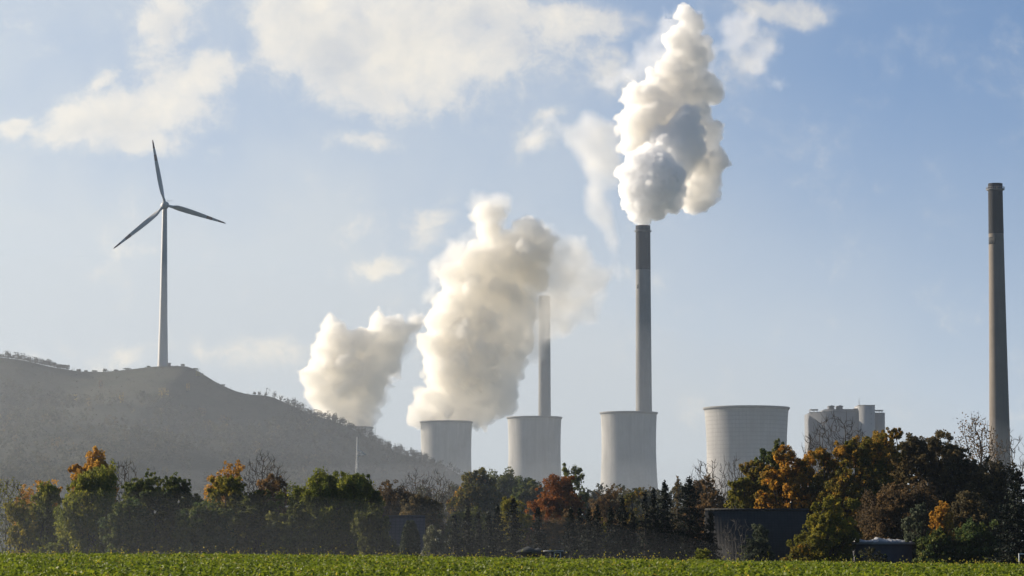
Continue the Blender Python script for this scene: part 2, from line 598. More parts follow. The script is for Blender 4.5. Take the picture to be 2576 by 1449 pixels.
def foliage(mb, cen, rr, nleaf, leaf, rng, droop=0.0, clumps=14, sparse=0.0, aspect=.6, tint_bias=0.0):
    n = len(cen)
    wts = rr ** 2
    cnt = np.maximum(20, (nleaf * wts / wts.sum()).astype(int))
    for c, r, k in zip(cen, rr, cnt):
        cd = fib_dirs(clumps, rng) + rng.normal(size=(clumps, 3)) * .25
        cp = c + cd * r * rng.uniform(.55, 1.05, (clumps, 1)) * np.array([1, 1, .85])
        cr = r * rng.uniform(.26, .48, clumps)
        keep = rng.uniform(size=clumps) > sparse
        if not keep.any():
            keep[0] = True
        ids = rng.choice(np.nonzero(keep)[0], k)
        g = rng.normal(size=(k, 3))
        g /= np.linalg.norm(g, axis=1, keepdims=True) + 1e-9
        g *= rng.uniform(.35, 1.0, (k, 1))
        P = cp[ids] + g * cr[ids][:, None]
        if droop:
            P[:, 2] -= np.abs(rng.normal(size=k)) * droop * cr[ids]
        ct = rng.normal(size=clumps) * .16
        lt = rng.normal() * .14
        tint = np.clip(.45 + tint_bias + lt + ct[ids] + rng.normal(size=k) * .14, 0, 1)
        out = (P - c)
        out /= np.linalg.norm(out, axis=1, keepdims=True) + 1e-9
        mb.leaves(P.astype(np.float32), leaf, rng, tint, out.astype(np.float32) * .7, aspect=aspect, droop=droop)


LEAFK = 2.5


def broadleaf(name, label, px, top, w, Y, mat, seed, cb=.16, nl=14, leaves=9000, leaf=.42, droop=0.0, sparse=0.05, cat='tree',
              group=None, asym=0.0, twigs=True, clumps=14, spread=.66, size=.42, depth=1.0, bark='bark', extra=None, bias=0.0, fill=.45):
    rng = np.random.default_rng(seed)
    leaf *= .84
    if 200 < Y < 860:
        leaf *= NEAR
    Y = nearY(Y)
    x = X(px, Y)
    zb = float(ground_z(x, Y)) if Y < 1000 else -1.0
    H = Z(top, Y) - zb
    rx = w / F * Y / 2
    root = empty(name, (x, Y, zb), label, cat, group)
    zc = H * (cb + (1 - cb) * .5)
    rz = H * (1 - cb) * .5
    cen, rr = lobes_for(rx, rx * depth, zc, rz, nl, rng, spread, size)
    if asym:
        cen[:, 0] += asym * rx * (cen[:, 2] - zc) / rz
    if extra:
        for (ex, ez, er) in extra:
            cen = np.concatenate([cen, [[ex * rx, -rx * .3, ez * H]]])
            rr = np.concatenate([rr, [er * rx]])
    # clip to silhouette top
    over = cen[:, 2] + rr * .95 - H
    cen[:, 2] -= np.clip(over, 0, None)
    mb = MB()
    tr = max(.09, H * .018)
    fork = H * max(cb, .12)
    lean = rng.normal(size=2) * .03 * H
    mb.tube([(0, 0, -.3), (lean[0] * .3, lean[1] * .3, fork * .5), (lean[0] * .6, lean[1] * .6, fork), (lean[0], lean[1], zc), (0, 0, H * .86)],
            [tr * 1.35, tr * 1.05, tr, tr * .6, tr * .12], 7)
    for c, r in zip(cen[:-1], rr[:-1]):
        zz = min(fork + rng.uniform(0, .45) * (zc - fork), c[2] - .2)
        pts = bent((lean[0] * .7, lean[1] * .7, max(.4, zz)), c, rng, .07)
        mb.tube(pts, [tr * .5, tr * .4, tr * .3, tr * .2, tr * .12], 5)
        if twigs:
            for d in fib_dirs(7, rng):
                e = c + d * r * 1.0
                mb.tube(bent(c, e, rng, .08, 3), [tr * .12, tr * .08, tr * .04], 3)
    mb.build('trunk', M[bark], root)
    fb_ = MB()
    foliage(fb_, cen, rr, int(leaves * LEAFK), leaf, rng, droop, clumps, sparse, tint_bias=bias)
    if fill:
        # many small sprays over the whole rounded crown close the gaps between the big billows
        n = int(46 + leaves / 260)
        dd = fib_dirs(n, rng) + rng.normal(size=(n, 3)) * .22
        dd /= np.linalg.norm(dd, axis=1, keepdims=True)
        c2 = dd * rng.uniform(.60, .88, (n, 1)) * np.array([rx, rx * depth, rz]) + np.array([0, 0, zc])
        if asym:
            c2[:, 0] += asym * rx * (c2[:, 2] - zc) / rz
        r2 = min(rx, rz) * rng.uniform(.12, .24, n)
        c2[:, 2] -= np.clip(c2[:, 2] + r2 * 1.3 - H, 0, None)
        foliage(fb_, c2, r2, int(leaves * LEAFK * fill), leaf, rng, droop * .7, 7, sparse, tint_bias=bias)
    fb_.build('crown', mat, root)
    return root


def bare_tree(name, label, px, top, w, Y, seed, leaves=0, mat=None, twig='twig', spread=1.0, levels=6, fork=.25, cat='tree', group=None, vase=.55, tk=.75, natt=800):
    """leafless crown grown towards points scattered in its dome"""
    rng = np.random.default_rng(seed)
    Y = nearY(Y)
    x = X(px, Y)
    zb = float(ground_z(x, Y)) if Y < 1000 else -1.0
    H = Z(top, Y) - zb
    W = w / F * Y / 2
    root = empty(name, (x, Y, zb), label, cat, group)
    f = H * fork
    # attractors: a dome that narrows towards the fork
    A = []
    while len(A) < natt:
        p = rng.uniform(-1, 1, 3)
        t = (p[2] + 1) / 2
        rmax = math.sqrt(max(0, 1 - (abs(t - .55) / (.46 if t > .55 else .62)) ** 2.2))
        if math.hypot(p[0], p[1]) < rmax and rng.uniform() < .25 + .75 * (math.hypot(p[0], p[1]) ** 2 + t * t) / 1.6:
            A.append((p[0] * W, p[1] * W, f * .85 + t * (H - f * .85)))
    A = np.array(A)
    step = max(W, H - f) * .048
    N = [np.array([0, 0, -.3]), np.array([0, 0, f * .5]), np.array([0, 0, f])]
    par = [-1, 0, 1]
    alive = np.ones(len(A), bool)
    near = np.full(len(A), 1e9)
    own = np.zeros(len(A), int)
    done = 0
    for it in range(90):
        new_n = np.array(N[done:])
        if len(new_n):
            D = np.linalg.norm(A[:, None] - new_n[None], axis=2)
            j = D.argmin(1)
            d = D[np.arange(len(A)), j]
            better = d < near
            near[better] = d[better]
            own[better] = j[better] + done
            done = len(N)
        alive &= near > step * 1.15
        if not alive.any():
            break
        grow = {}
        for i in np.nonzero(alive)[0]:
            grow.setdefault(own[i], []).append(i)
        added = 0
        for n_, ids in grow.items():
            if n_ < 2:
                n_ = 2
            v = A[ids] - N[n_]
            v = (v / (np.linalg.norm(v, axis=1, keepdims=True) + 1e-9)).mean(0) + rng.normal(size=3) * .16 + np.array([0, 0, .10])
            v /= np.linalg.norm(v) + 1e-9
            N.append(N[n_] + v * step)
            par.append(n_)
            added += 1
        if not added or len(N) > 3200:
            break
    kids = [[] for _ in N]
    for i, p in enumerate(par):
        if p >= 0:
            kids[p].append(i)
    area = np.zeros(len(N))
    for i in range(len(N) - 1, -1, -1):
        area[i] = 1.0 if not kids[i] else sum(area[k] for k in kids[i])
    tr = max(.08, H * .017) * tk
    rad = np.maximum(.036 * Y / 400, tr * (area / area[0]) ** .47)
    ma, mt = MB(), MB()
    tips = []
    thick = tr * .22
    for i in range(len(N)):
        ks = sorted(kids[i], key=lambda k: -area[k])
        if not ks:
            tips.append(N[i])
    seen = set()
    starts = [0]
    while starts:
        i = starts.pop()
        first = par[i] if par[i] >= 0 else i
        chain = [first, i] if first != i else [i]
        while kids[chain[-1]]:
            ks = sorted(kids[chain[-1]], key=lambda k: -area[k])
            starts.extend(ks[1:])
            chain.append(ks[0])
        r = [rad[c] for c in chain]
        if first != i:
            r[0] = r[1]
        # split the chain where it gets thin
        cut = next((q for q, rr in enumerate(r) if rr < thick), len(r))
        if cut > 1:
            ma.tube([N[c] for c in chain[:cut + 1]], r[:cut + 1], 6)
        if cut < len(r) and len(chain) - max(cut - 1, 0) > 1:
            s0 = max(cut - 1, 0) if cut > 1 else 0
            mt.tube([N[c] for c in chain[s0:]], r[s0:], 4 if r[s0] > thick * .5 else 3)
    # fine end twigs
    T = np.array(tips)
    for t in T:
        for _ in range(3):
            d = (t - np.array([0, 0, f])) / (np.linalg.norm(t - np.array([0, 0, f])) + 1e-6) + rng.normal(size=3) * .55
            L = step * rng.uniform(.5, 1.25)
            mt.tube([t, t + d * L * .5 + rng.normal(size=3) * .05 * L, t + d * L], [.034 * Y / 400, .028 * Y / 400, .018 * Y / 400], 3)
    if natt < 300:
        ma.v += mt.v
        ma.a += mt.a
        ma.q += [q_ + ma.nv for q_ in mt.q]
        ma.build('branches', M[twig], root)
    else:
        ma.build('trunk', M[twig], root)
        mt.build('branches', M[twig], root)
    if leaves:
        ids = rng.integers(0, len(T), leaves)
        P = T[ids] + rng.normal(size=(leaves, 3)) * step * .8
        fbm = MB()
        fbm.leaves(P.astype(np.float32), .34 * (NEAR if Y < 640 else 1), rng, np.clip(rng.normal(.5, .2, leaves), 0, 1))
        fbm.build('crown', mat, root)
    return root


def conifer(name, label, px, top, w, Y, seed, mat=None, dens=1.0, group=None, open_=0.0, taper=1.0, leaf=.34):
    rng = np.random.default_rng(seed)
    Y = nearY(Y)
    leaf *= NEAR
    x = X(px, Y)
    zb = float(ground_z(x, Y))
    H = Z(top, Y) - zb
    W = w / F * Y / 2
    root = empty(name, (x, Y, zb), label, 'conifer', group)
    mb = MB()
    tr = H * .013 + .05
    mb.tube([(0, 0, -.3), (0, 0, H * .5), (0, 0, H)], [tr, tr * .6, .02], 6)
    mb2 = MB()
    z = H * .05
    Ps, As = [], []
    while z < H * .985:
        f = 1 - z / H
        L = W * (f ** (.85 * taper)) * rng.uniform(.78, 1.12) + .10
        nb = int(6 + 5 * f)
        for k in range(nb):
            if rng.uniform() < open_:
                continue
            a = rng.uniform(0, 2 * PI)
            Lk = L * rng.uniform(.6, 1.12)
            d = np.array([math.cos(a), math.sin(a), 0])
            rise = rng.uniform(-.28, .02) if f > .25 else rng.uniform(.1, .6)
            tip = np.array([0, 0, z]) + d * Lk + np.array([0, 0, rise * Lk])
            mb.tube([(0, 0, z), tuple(tip)], [.03, .012], 3)
            n = max(4, int(Lk * 15 * dens))
            t = rng.uniform(.12, 1.05, n)[:, None]
            P = np.array([0, 0, z]) + (tip - np.array([0, 0, z])) * t
            side = np.array([-d[1], d[0], 0])
            P += side * rng.normal(size=(n, 1)) * .17 * Lk * (1.15 - t) + np.array([0, 0, -1]) * np.abs(rng.normal(size=(n, 1))) * .12
            Ps.append(P)
        z += max(.16, H * .016) * rng.uniform(.8, 1.25)
    P = np.concatenate(Ps)
    # leading shoot
    n = 40
    lead = np.stack([rng.normal(size=n) * .07, rng.normal(size=n) * .07, H - rng.uniform(0, .09, n) * H], 1)
    P = np.concatenate([P, lead])
    mb.build('trunk', M['bark'], root)
    mb2.leaves(P.astype(np.float32), leaf, rng, np.clip(rng.normal(.45, .2, len(P)), 0, 1), aspect=.45, droop=.35)
    mb2.build('crown', mat or M['needle'], root)
    return root


# ------------------------------------------------------------------ field crop (uncountable)
def build_crop():
    rng = np.random.default_rng(5)
    mb = MB()
    n = 26000
    y = 95 + (CREST_Y + 8 - 95) * rng.uniform(0, 1, n) ** .85
    half = 1288 / F * y * 1.12 + 2
    x = rng.uniform(-1, 1, n) * half
    z = ground_z(x, y)
    # soft patches of taller and lower growth
    patch = (np.sin(x * .35 + 1.3) * np.sin(y * .21 + x * .1) + np.sin(x * .9 + y * .5) * .5 + np.sin(x * 2.1 + 1) * np.sin(x * .63 + y * .3) * .7)
    h = (.30 + .075 * patch + rng.normal(size=n) * .05).clip(.14, .5)
    k = 13
    lx = np.repeat(x, k) + rng.normal(size=n * k) * .13
    ly = np.repeat(y, k) + rng.normal(size=n * k) * .13
    hh = rng.uniform(.25, 1.0, n * k) ** .7
    lz = np.repeat(z, k) + np.repeat(h, k) * hh
    tint = np.clip(.36 + np.repeat(patch * .07 + rng.normal(size=n) * .08, k) + (hh - .6) * .35 + rng.normal(size=n * k) * .11, 0, .88)
    tint = np.where(rng.uniform(size=n * k) < .012, 1.0, tint)
    P = np.stack([lx, ly, lz], 1)
    out = np.tile(np.array([[0, 0, .7]]), (n * k, 1))
    mb.leaves(P.astype(np.float32), .155, rng, tint, out.astype(np.float32), aspect=.75)
    # flower stalks poking out of the crop
    m = 1300
    y = np.where(rng.uniform(size=m) < .35, rng.uniform(CREST_Y - 10, CREST_Y + 8, m), 100 + (CREST_Y + 4 - 100) * rng.uniform(0, 1, m) ** .6)
    x = rng.uniform(-1, 1, m) * (1288 / F * y * 1.1)
    z = ground_z(x, y) + rng.uniform(.34, .62, m) + (y > CREST_Y - 10) * rng.uniform(0, 1, m) ** 4 * .5
    P = np.repeat(np.stack([x, y, z], 1), 3, 0) + rng.normal(size=(m * 3, 3)) * .025
    mb.leaves(P.astype(np.float32), .07, rng, np.full(m * 3, 1.0) - (rng.uniform(size=m * 3) < .5) * .3, aspect=.9)
    o = mb.build('field_crop', M['crop'])
    tag(o, 'low leafy green crop covering the field at the bottom', 'crop', kind='stuff')


build_crop()


# ------------------------------------------------------------------ power station
FAR = 1.1
def cooling_tower(name, label, px, rim_w, rim_py, Y, mat, waist_w, waist_py, bpar, seed=0, group='cooling towers of the power station'):
    Y *= FAR
    k = Y / F
    x = X(px, Y)
    # the frame is pitched, so take the true position from the ray
    x = at(px, rim_py, Y).x
    root = empty(name, (x, Y, -1.0), label, 'cooling tower', group)
    zt = Z(rim_py, Y) + 1.0
    zw = Z(waist_py, Y) + 1.0
    r0 = waist_w * k / 2
    b = bpar * k
    rad = lambda z: r0 * math.sqrt(1 + ((z - zw) / b) ** 2)
    top = rad(zt)
    zs = list(np.linspace(9, zt - 2.2, 40))
    sh = MB()
    sh.lathe([(rad(z), z) for z in zs] + [(top, zt - 2.0)], 128)
    sh.lathe([(top - .6, zt - 2.0)] + [(rad(z) - .9, z) for z in reversed(zs)], 128)
    sh.build('shell', mat, root, smooth=True)
    rr = rim_w * k / 2
    rm = MB()
    rm.lathe([(top - .8, zt - 2.05), (top + .02, zt - 2.15), (rr - .1, zt - 1.1), (rr, zt - .9), (rr, zt), (top - .8, zt), (top - .8, zt - 2.05)], 128)
    rm.build('rim', M['rim'], root)
    lg = MB()
    n = 36
    for i in range(n):
        a0 = 2 * PI * i / n
        for s in (-1, 1):
            a1 = a0 + s * PI / n
            lg.tube([(rad(0) * math.cos(a0), rad(0) * math.sin(a0), -.5), (rad(9) * math.cos(a1), rad(9) * math.sin(a1), 9.1)], [.5, .45], 5)
    lg.build('support_columns', M['rim'], root)
    return root


cooling_tower('cooling_tower', 'narrow grey cooling tower venting a tall white steam cloud beside the hill', 1122.5, 135, 1060.5, 2700, M['tower_a'], 126, 1140, 300)
cooling_tower('cooling_tower', 'narrow grey cooling tower without steam in front of the faint veiled chimney', 1344.5, 141, 1049.5, 2550, M['tower_a'], 131, 1130, 300)
t3 = cooling_tower('cooling_tower', 'narrow grey cooling tower below the chimney that is puffing steam', 1581.5, 147, 1037.5, 2400, M['tower_a'], 137, 1120, 305)
cooling_tower('wide_cooling_tower', 'widest cooling tower with a grid of concrete joints next to the boiler house', 1877.5, 218, 1025.5, 2000, M['tower_b'], 201, 1140, 330)
hid = cooling_tower('cooling_tower', 'cooling tower mostly hidden behind the hill with only its rim showing under steam', 875, 130, 1074.5, 2900, M['tower_a'], 121, 1150, 300)
lad = MB()
rk = 66 * 2900 * FAR / F
for z in np.arange(Z(1074.5, 2900 * FAR) - 7, Z(1074.5, 2900 * FAR) + 1, 2.0):
    lad.box((rk - 2.5, -3, z), (rk + 2.2, -2.2, z + .35))
lad.box((rk + 1.8, -3, Z(1074.5, 2900 * FAR) - 12), (rk + 2.2, -2.6, Z(1074.5, 2900 * FAR) + 2))
lad.build('service_ladder', M['rim'], hid)


def chimney(name, label, px_ref, py_ref, top_py, w_top, w_ref, Y, band_py, lower, ring_py, slots=None, rings=1):
    Y *= FAR
    k = Y / F
    p = at(px_ref, py_ref, Y)
    root = empty(name, (p.x, Y, -1.0), label, 'chimney', 'tall chimneys of the power station')
    zt, zr, zb_, zq = Z(top_py, Y) + 1, p.z + 1, Z(band_py, Y) + 1, Z(ring_py, Y) + 1
    r1, r2 = w_top * k / 2, w_ref * k / 2
    rad = lambda z: r1 + (r2 - r1) * max(0, (zt - z) / (zt - zr)) ** 1.35
    lo = MB()
    lo.lathe([(rad(z), z) for z in np.linspace(0, zb_, 40)], 64)
    lo.build('shaft', lower, root, smooth=True)
    up = MB()
    up.lathe([(rad(z) + .05, z) for z in np.linspace(zb_, zt, 14)], 64)
    up.lathe([(rad(zt) + .05, zt), (rad(zt) - .7, zt), (rad(zt) - .9, zt - 12)], 64)
    up.build('sooty_top', M['stack_dark'], root, smooth=False)
    for i in range(rings):
        z = zq
        rg = MB()
        rg.lathe([(rad(z), z - .5), (rad(z) + 1.1, z), (rad(z) + 1.15, z + .3), (rad(z) - .1, z + .32)], 48)
        for a in np.linspace(0, 2 * PI, 28, endpoint=False):
            c, s = math.cos(a), math.sin(a)
            rr = rad(z) + 1.05
            rg.tube([(rr * c, rr * s, z + .2), (rr * c, rr * s, z + 1.5)], [.09, .09], 4)
        rg.lathe([(rad(z) + 1.0, z + 1.4), (rad(z) + 1.15, z + 1.4), (rad(z) + 1.15, z + 1.6), (rad(z) + 1.0, z + 1.6), (rad(z) + 1.0, z + 1.4)], 48)
        rg.build('gallery', M['steel'], root)
    if slots:
        zs, ang = Z(slots[0], Y) + 1, slots[1]
        for a in ang:
            sb = MB()
            c, s = math.cos(R(a)), math.sin(R(a))
            r_ = rad(zs) + .02
            pts = []
            for (rr, dz, dl) in [(r_ - .2, -2.0, -.45), (r_ + .06, -2.0, -.45), (r_ + .06, 2.0, -.45), (r_ - .2, 2.0, -.45),
                                 (r_ - .2, -2.0, .45), (r_ + .06, -2.0, .45), (r_ + .06, 2.0, .45), (r_ - .2, 2.0, .45)]:
                pts.append((rr * c - dl * s, rr * s + dl * c, zs + dz))
            sb.add(pts, [(0, 1, 2, 3), (7, 6, 5, 4), (1, 5, 6, 2), (0, 4, 5, 1), (3, 2, 6, 7), (0, 3, 7, 4)])
            sb.build('slot_opening', M['slot'], root)
    return root


chimney('chimney', 'tall grey chimney with dark top puffing thick white steam', 1619.7, 1036, 568, 37, 41, 2480, 679, M['stack_pale'], 583, (1012 - 290, [215, 222]))
chimney('chimney', 'tall buff chimney with dark top and no smoke at the frame edge', 2514.5, 1085, 462, 36, 51, 1400, 588, M['stack_warm'], 478, (606, [188, 200, 211, 222, 233, 246]))
chimney('chimney', 'faint chimney behind drifting steam in the middle of the plant', 1370, 1046, 745, 29, 31.5, 3130, 800, M['stack_pale'], 757)


# ---- boiler house
def boiler_house():
    Y = 2000 * FAR
    k = Y / F
    x0 = at(2037, 1037, Y).x
    gx = lambda px: (px - 2037) * k
    gz = lambda py: Z(py, Y) + 1.0
    root = empty('boiler_house', (x0, Y, -1.0), 'grey boiler house with rooftop vents and pale stair tower behind the bare round tree', 'building')
    b = MB()
    b.box((0, 0, 0), (gx(2160), 40, gz(1037.5)))
    b.box((gx(2200), 0, 0), (gx(2226), 40, gz(1039.5)))
    b.build('main_block', M['blockwall'], root)
    b = MB()
    b.box((gx(2072), 3, gz(1037.5)), (gx(2160), 34, gz(1030.5)))
    b.add([(gx(2072), 3, gz(1030.5)), (gx(2078), 3, gz(1030.5)), (gx(2078), 3, gz(1028.5)), (gx(2078), 34, gz(1028.5)), (gx(2072), 34, gz(1030.5)), (gx(2078), 34, gz(1030.5))],
          [(0, 2, 3, 4)], [(0, 1, 2), (4, 3, 5)])
    b.box((gx(2078), 3.01, gz(1030.5)), (gx(2150), 34, gz(1028.5)))
    b.box((gx(2150), 4, gz(1030.5)), (gx(2160), 30, gz(1026.5)))
    b.build('roof_house', M['blockwall'], root)
    b = MB()
    b.box((gx(2160), -2.5, 0), (gx(2200), 26, gz(1020)))
    b.box((gx(2159.2), -2.8, gz(1020)), (gx(2200.8), 26.3, gz(1019)))
    b.build('stair_tower', M['blockpale'], root)
    for py in (1026, 1041, 1054, 1067):
        w = MB()
        w.box((gx(2190), -2.62, gz(py + 1.2)), (gx(2191.5), -2.45, gz(py - 1.2)))
        w.build('window', M['slot'], root)
    for (xa, xb, pa, pb) in ((-.4, gx(2072), 1037.5, 1036.2), (gx(2200.9), gx(2227), 1039.5, 1038.2)):
        b = MB()
        b.box((xa, -.4, gz(pa)), (xb, .5, gz(pb)))
        b.build('parapet', M['steel'], root)
    for (a, c) in ((2087, 2103), (2108, 2124.5)):
        b = MB()
        cx, hw = (gx(a) + gx(c)) / 2, (gx(c) - gx(a)) / 2
        z0, z1 = gz(1030.5), gz(1018)
        n = 4
        for i in range(n):
            za = z0 + (z1 - z0) * (i / n) * .86 + .3
            zb_ = za + (z1 - z0) * .15
            w1, w2 = hw * (.74 if i < n - 1 else .8), hw * (.92 if i < n - 1 else 1.0)
            vs = []
            for (w, z) in ((w1, za), (w2, zb_)):
                vs += [(cx - w, 6, z), (cx + w, 6, z), (cx + w, 18, z), (cx - w, 18, z)]
            b.add(vs, [(0, 1, 5, 4), (1, 2, 6, 5), (2, 3, 7, 6), (3, 0, 4, 7), (4, 5, 6, 7), (3, 2, 1, 0)])
        b.add([(cx - hw, 6, z1 - .9), (cx + hw, 6, z1 - .9), (cx + hw, 18, z1 - .9), (cx - hw, 18, z1 - .9), (cx, 12, z1 + .2), (cx, 6.2, z1), (cx, 17.8, z1)],
              None, [(0, 1, 5), (1, 4, 5), (1, 2, 4), (2, 6, 4), (2, 3, 6), (3, 4, 6), (3, 0, 4), (0, 5, 4)])
        b.build('roof_vent', M['blockwall'], root)
    for (a, c, t, bt) in ((2040, 2058, 1029.8, 1036.2), (2204, 2222, 1031.5, 1038.2)):
        b = MB()
        za, zb_ = gz(bt), gz(t)
        for xx in (gx(a), (gx(a) + gx(c)) / 2, gx(c)):
            for yy in (2, 10):
                b.tube([(xx, yy, za - .2), (xx, yy, zb_)], [.14, .14], 4)
        b.box((gx(a) - .4, 1.5, zb_ - .25), (gx(c) + .4, 10.5, zb_ + .25))
        b.box((gx(a), 1.9, (za + zb_) / 2), (gx(c), 2.1, (za + zb_) / 2 + .25))
        b.build('roof_frame', M['steel'], root)
    b = MB()
    b.tube([(gx(2164), 6, gz(1019)), (gx(2164), 6, gz(999))], [.22, .12], 6)
    b.build('aerial', M['steel'], root)


boiler_house()


# ---- wind turbine
def turbine_blade_mat():
    m, nt, out = new_mat('banded_blade_paint')
    at_ = nt.node('ShaderNodeAttribute', attribute_name='tint')
    f = at_.outputs['Fac']
    b1 = nt.math('GREATER_THAN', f, .865)
    b2 = nt.math('MULTIPLY', nt.math('GREATER_THAN', f, .665), nt.math('LESS_THAN', f, .765))
    col = nt.mixc(nt.math('MAXIMUM', b1, b2), (.44, .44, .435, 1), (.20, .10, .08, 1))
    p = nt.node('ShaderNodeBsdfPrincipled', {'Base Color': col, 'Roughness': .4})
    nt.l.new(p.outputs[0], out.inputs[0])
    return m


def wind_turbine():
    Y = HILL_Y
    k = Y / F
    x = at(409.5, 921, Y).x
    zb = float(hill_z(x, Y)) - .5
    root = empty('wind_turbine', (x, Y, zb), 'white three bladed wind turbine with red banded blades on the hilltop', 'wind turbine')
    zh = Z(517, Y) - zb
    t = MB()
    t.lathe([(13.3 * k, 0), (12.0 * k, zh * .12), (10.2 * k, zh * .3), (8.6 * k, zh * .55), (7.0 * k, zh * .8), (5.9 * k, zh - 3.2), (5.7 * k, zh - 2.0)], 40)
    t.build('tower', M['turbine'], root, smooth=True)
    yaw = R(14)
    rot = Matrix.Rotation(yaw, 4, 'Z')
    n = MB()
    prof = [(0.02, 3.4), (.9, 3.2), (1.9, 2.5), (2.5, 1.2), (2.8, -.4), (2.75, -2.0), (2.3, -3.6), (1.5, -4.9), (.6, -5.6), (.02, -5.8)]
    nn = MB()
    nn.lathe(prof, 32)
    V = nn.v[0]
    # lathe axis z -> local y (pointing away from viewer)
    V = np.stack([V[:, 0], -V[:, 1 * 0 + 2], V[:, 1]], 1)
    V = np.array([tuple(rot @ Vector(p)) for p in V]) + np.array([0, 0, zh])
    n.add(V, nn.q[0])
    n.build('nacelle', M['turbine'], root, smooth=True)
    an = MB()
    an.tube([(1.5, 3.5, zh + 2.0), (1.5, 3.5, zh + 4.2)], [.07, .06], 5)
    an.tube([(1.0, 3.5, zh + 4.0), (5.2, 3.2, zh + 3.7)], [.10, .10], 5)
    an.tube([(2.4, 3.5, zh + 1.5), (2.4, 3.5, zh + 4.0)], [.07, .06], 5)
    an.build('wind_vane', M['steel'], root)
    hub = MB()
    hb = MB()
    hb.lathe([(.02, 2.3), (1.3, 2.0), (2.3, 1.1), (2.75, 0), (2.75, -1.0)], 28)
    V = hb.v[0]
    V = np.stack([V[:, 0], -V[:, 2] - 2.2, V[:, 1]], 1)
    V = np.array([tuple(rot @ Vector(p)) for p in V]) + np.array([0, 0, zh])
    hub.add(V, hb.q[0])
    hub.build('rotor_hub', M['turbine'], root, smooth=True)
    mat = turbine_blade_mat()
    for ang, L in ((101.5, 169), (-15.4, 160), (221.5, 172)):
        L = L * k
        b = MB()
        secs = []
        N = 26
        for i in range(N + 1):
            f = i / N
            r = 2.0 + (L - 2.0) * f
            if f < .05:
                ch, th = 1.9, 1.9
            else:
                g = (f - .05) / .95
                ch = 1.9 + (4.6 - 1.9) * math.sin(min(1, g / .13) * PI / 2) if g < .13 else 4.6 * (1 - (g - .13) / .87) ** .9 * .84 + .75
                if g > .97:
                    ch *= .62
                th = max(.12, 1.9 * (1 - g) ** 2.2 * .75)
            tw = R(62) * (1 - min(1, f * 1.15)) ** 2 + R(8)
            ring = []
            for j in range(12):
                a = 2 * PI * j / 12
                cx_, ty = math.cos(a), math.sin(a)
                cc = (cx_ * .5 - .18 * min(1, f * 8)) * ch
                tt = ty * .5 * th * (1.0 - .45 * cx_)
                # chord in rotor plane (local x), thickness out of plane (local y)
                px_ = cc * math.cos(tw) - tt * math.sin(tw)
                py_ = cc * math.sin(tw) + tt * math.cos(tw)
                ring.append((px_, py_, r, f))
            secs.append(ring)
        vs, tints = [], []
        th0 = R(ang - 90)
        for ring in secs:
            for (cx_, ty, r, f) in ring:
                p = Vector((cx_, ty - 2.6, r))
                p = Matrix.Rotation(-th0, 4, 'Y') @ p
                p = rot @ p
                vs.append((p.x, p.y, p.z + zh))
                tints.append(f)
        q = []
        for i in range(N):
            for j in range(12):
                q.append((i * 12 + j, i * 12 + (j + 1) % 12, (i + 1) * 12 + (j + 1) % 12, (i + 1) * 12 + j))
        c0 = len(vs)
        vs.append(tuple(np.mean(vs[-12:], 0)))
        tints.append(1.0)
        tri = [(N * 12 + j, N * 12 + (j + 1) % 12, c0) for j in range(12)]
        b.add(vs, q, tri, np.array(tints))
        b.build('blade', mat, root, smooth=True)
    bx = MB()
    bx.box((14 * k, -2, 0), (20 * k, 1.0, 1.9))
    tb = empty('transformer_box', (x, Y, zb + .5), 'small dark transformer cabinet at the foot of the wind turbine', 'cabinet')
    bx.build('cabinet_body', M['steel'], tb)
    rf = MB()
    rf.box((14 * k - .2, -2.2, 1.9), (20 * k + .2, 1.2, 2.1))
    rf.build('cabinet_roof', M['slot'], tb)


wind_turbine()


# ---- lattice pylon in front of the hill
def pylon():
    Y = 1120
    k = Y / F
    p = at(898, 1172, Y)
    root = empty('lattice_pylon', (p.x, Y, -1.0), 'pale lattice pylon with one side arm in front of the hill', 'pylon')
    z0, z1 = 0.0, Z(1099, Y) + 1
    b = MB()
    hw0, hw1 = 4.6 * k * 1.8, .25 * k
    wid = lambda z: hw0 + (hw1 - hw0) * (z - z0) / (z1 - z0)
    cx = lambda z: 5 * k * (z - z0) / (z1 - z0)
    N = 16
    zs = np.linspace(z0, z1, N + 1)
    C = [(-1, -1), (1, -1), (1, 1), (-1, 1)]
    for i in range(N):
        for j in range(4):
            a, c = C[j], C[(j + 1) % 4]
            za, zb_ = zs[i], zs[i + 1]
            A = (a[0] * wid(za), a[1] * wid(za), za)
            B = (a[0] * wid(zb_), a[1] * wid(zb_), zb_)
            D = (c[0] * wid(zb_), c[1] * wid(zb_), zb_)
            E_ = (c[0] * wid(za), c[1] * wid(za), za)
            b.tube([A, B], [.09, .09], 4)
            b.tube([A, D], [.05, .05], 3)
            b.tube([B, D], [.05, .05], 3)
            b.tube([E_, B], [.05, .05], 3)
    b.build('mast', M['mast'], root)
    a = MB()
    for zz in (Z(1140, Y) + 1,):
        tip = (22 * k, 0, zz - .5)
        w = wid(zz)
        for s in (-1, 1):
            a.tube([(w, s * w, zz - .9), tip], [.2, .16], 4)
            a.tube([(w, s * w, zz + 1.4), tip], [.2, .16], 4)
            for f in (.2, .4, .6, .8):
                xx = w + (22 * k - w) * f
                a.tube([(xx, s * w * (1 - f), zz - .9 + .4 * f), (xx, s * w * (1 - f), zz + 1.4 - 1.9 * f)], [.06, .06], 3)
                a.tube([(xx, s * w * (1 - f), zz - .9 + .4 * f), (xx - 2.5 * k, s * w * (1.1 - f), zz + 1.4 - 1.9 * (f - .1))], [.06, .06], 3)
    a.build('arm', M['mast'], root)


pylon()


# ------------------------------------------------------------------ steam
import openvdb


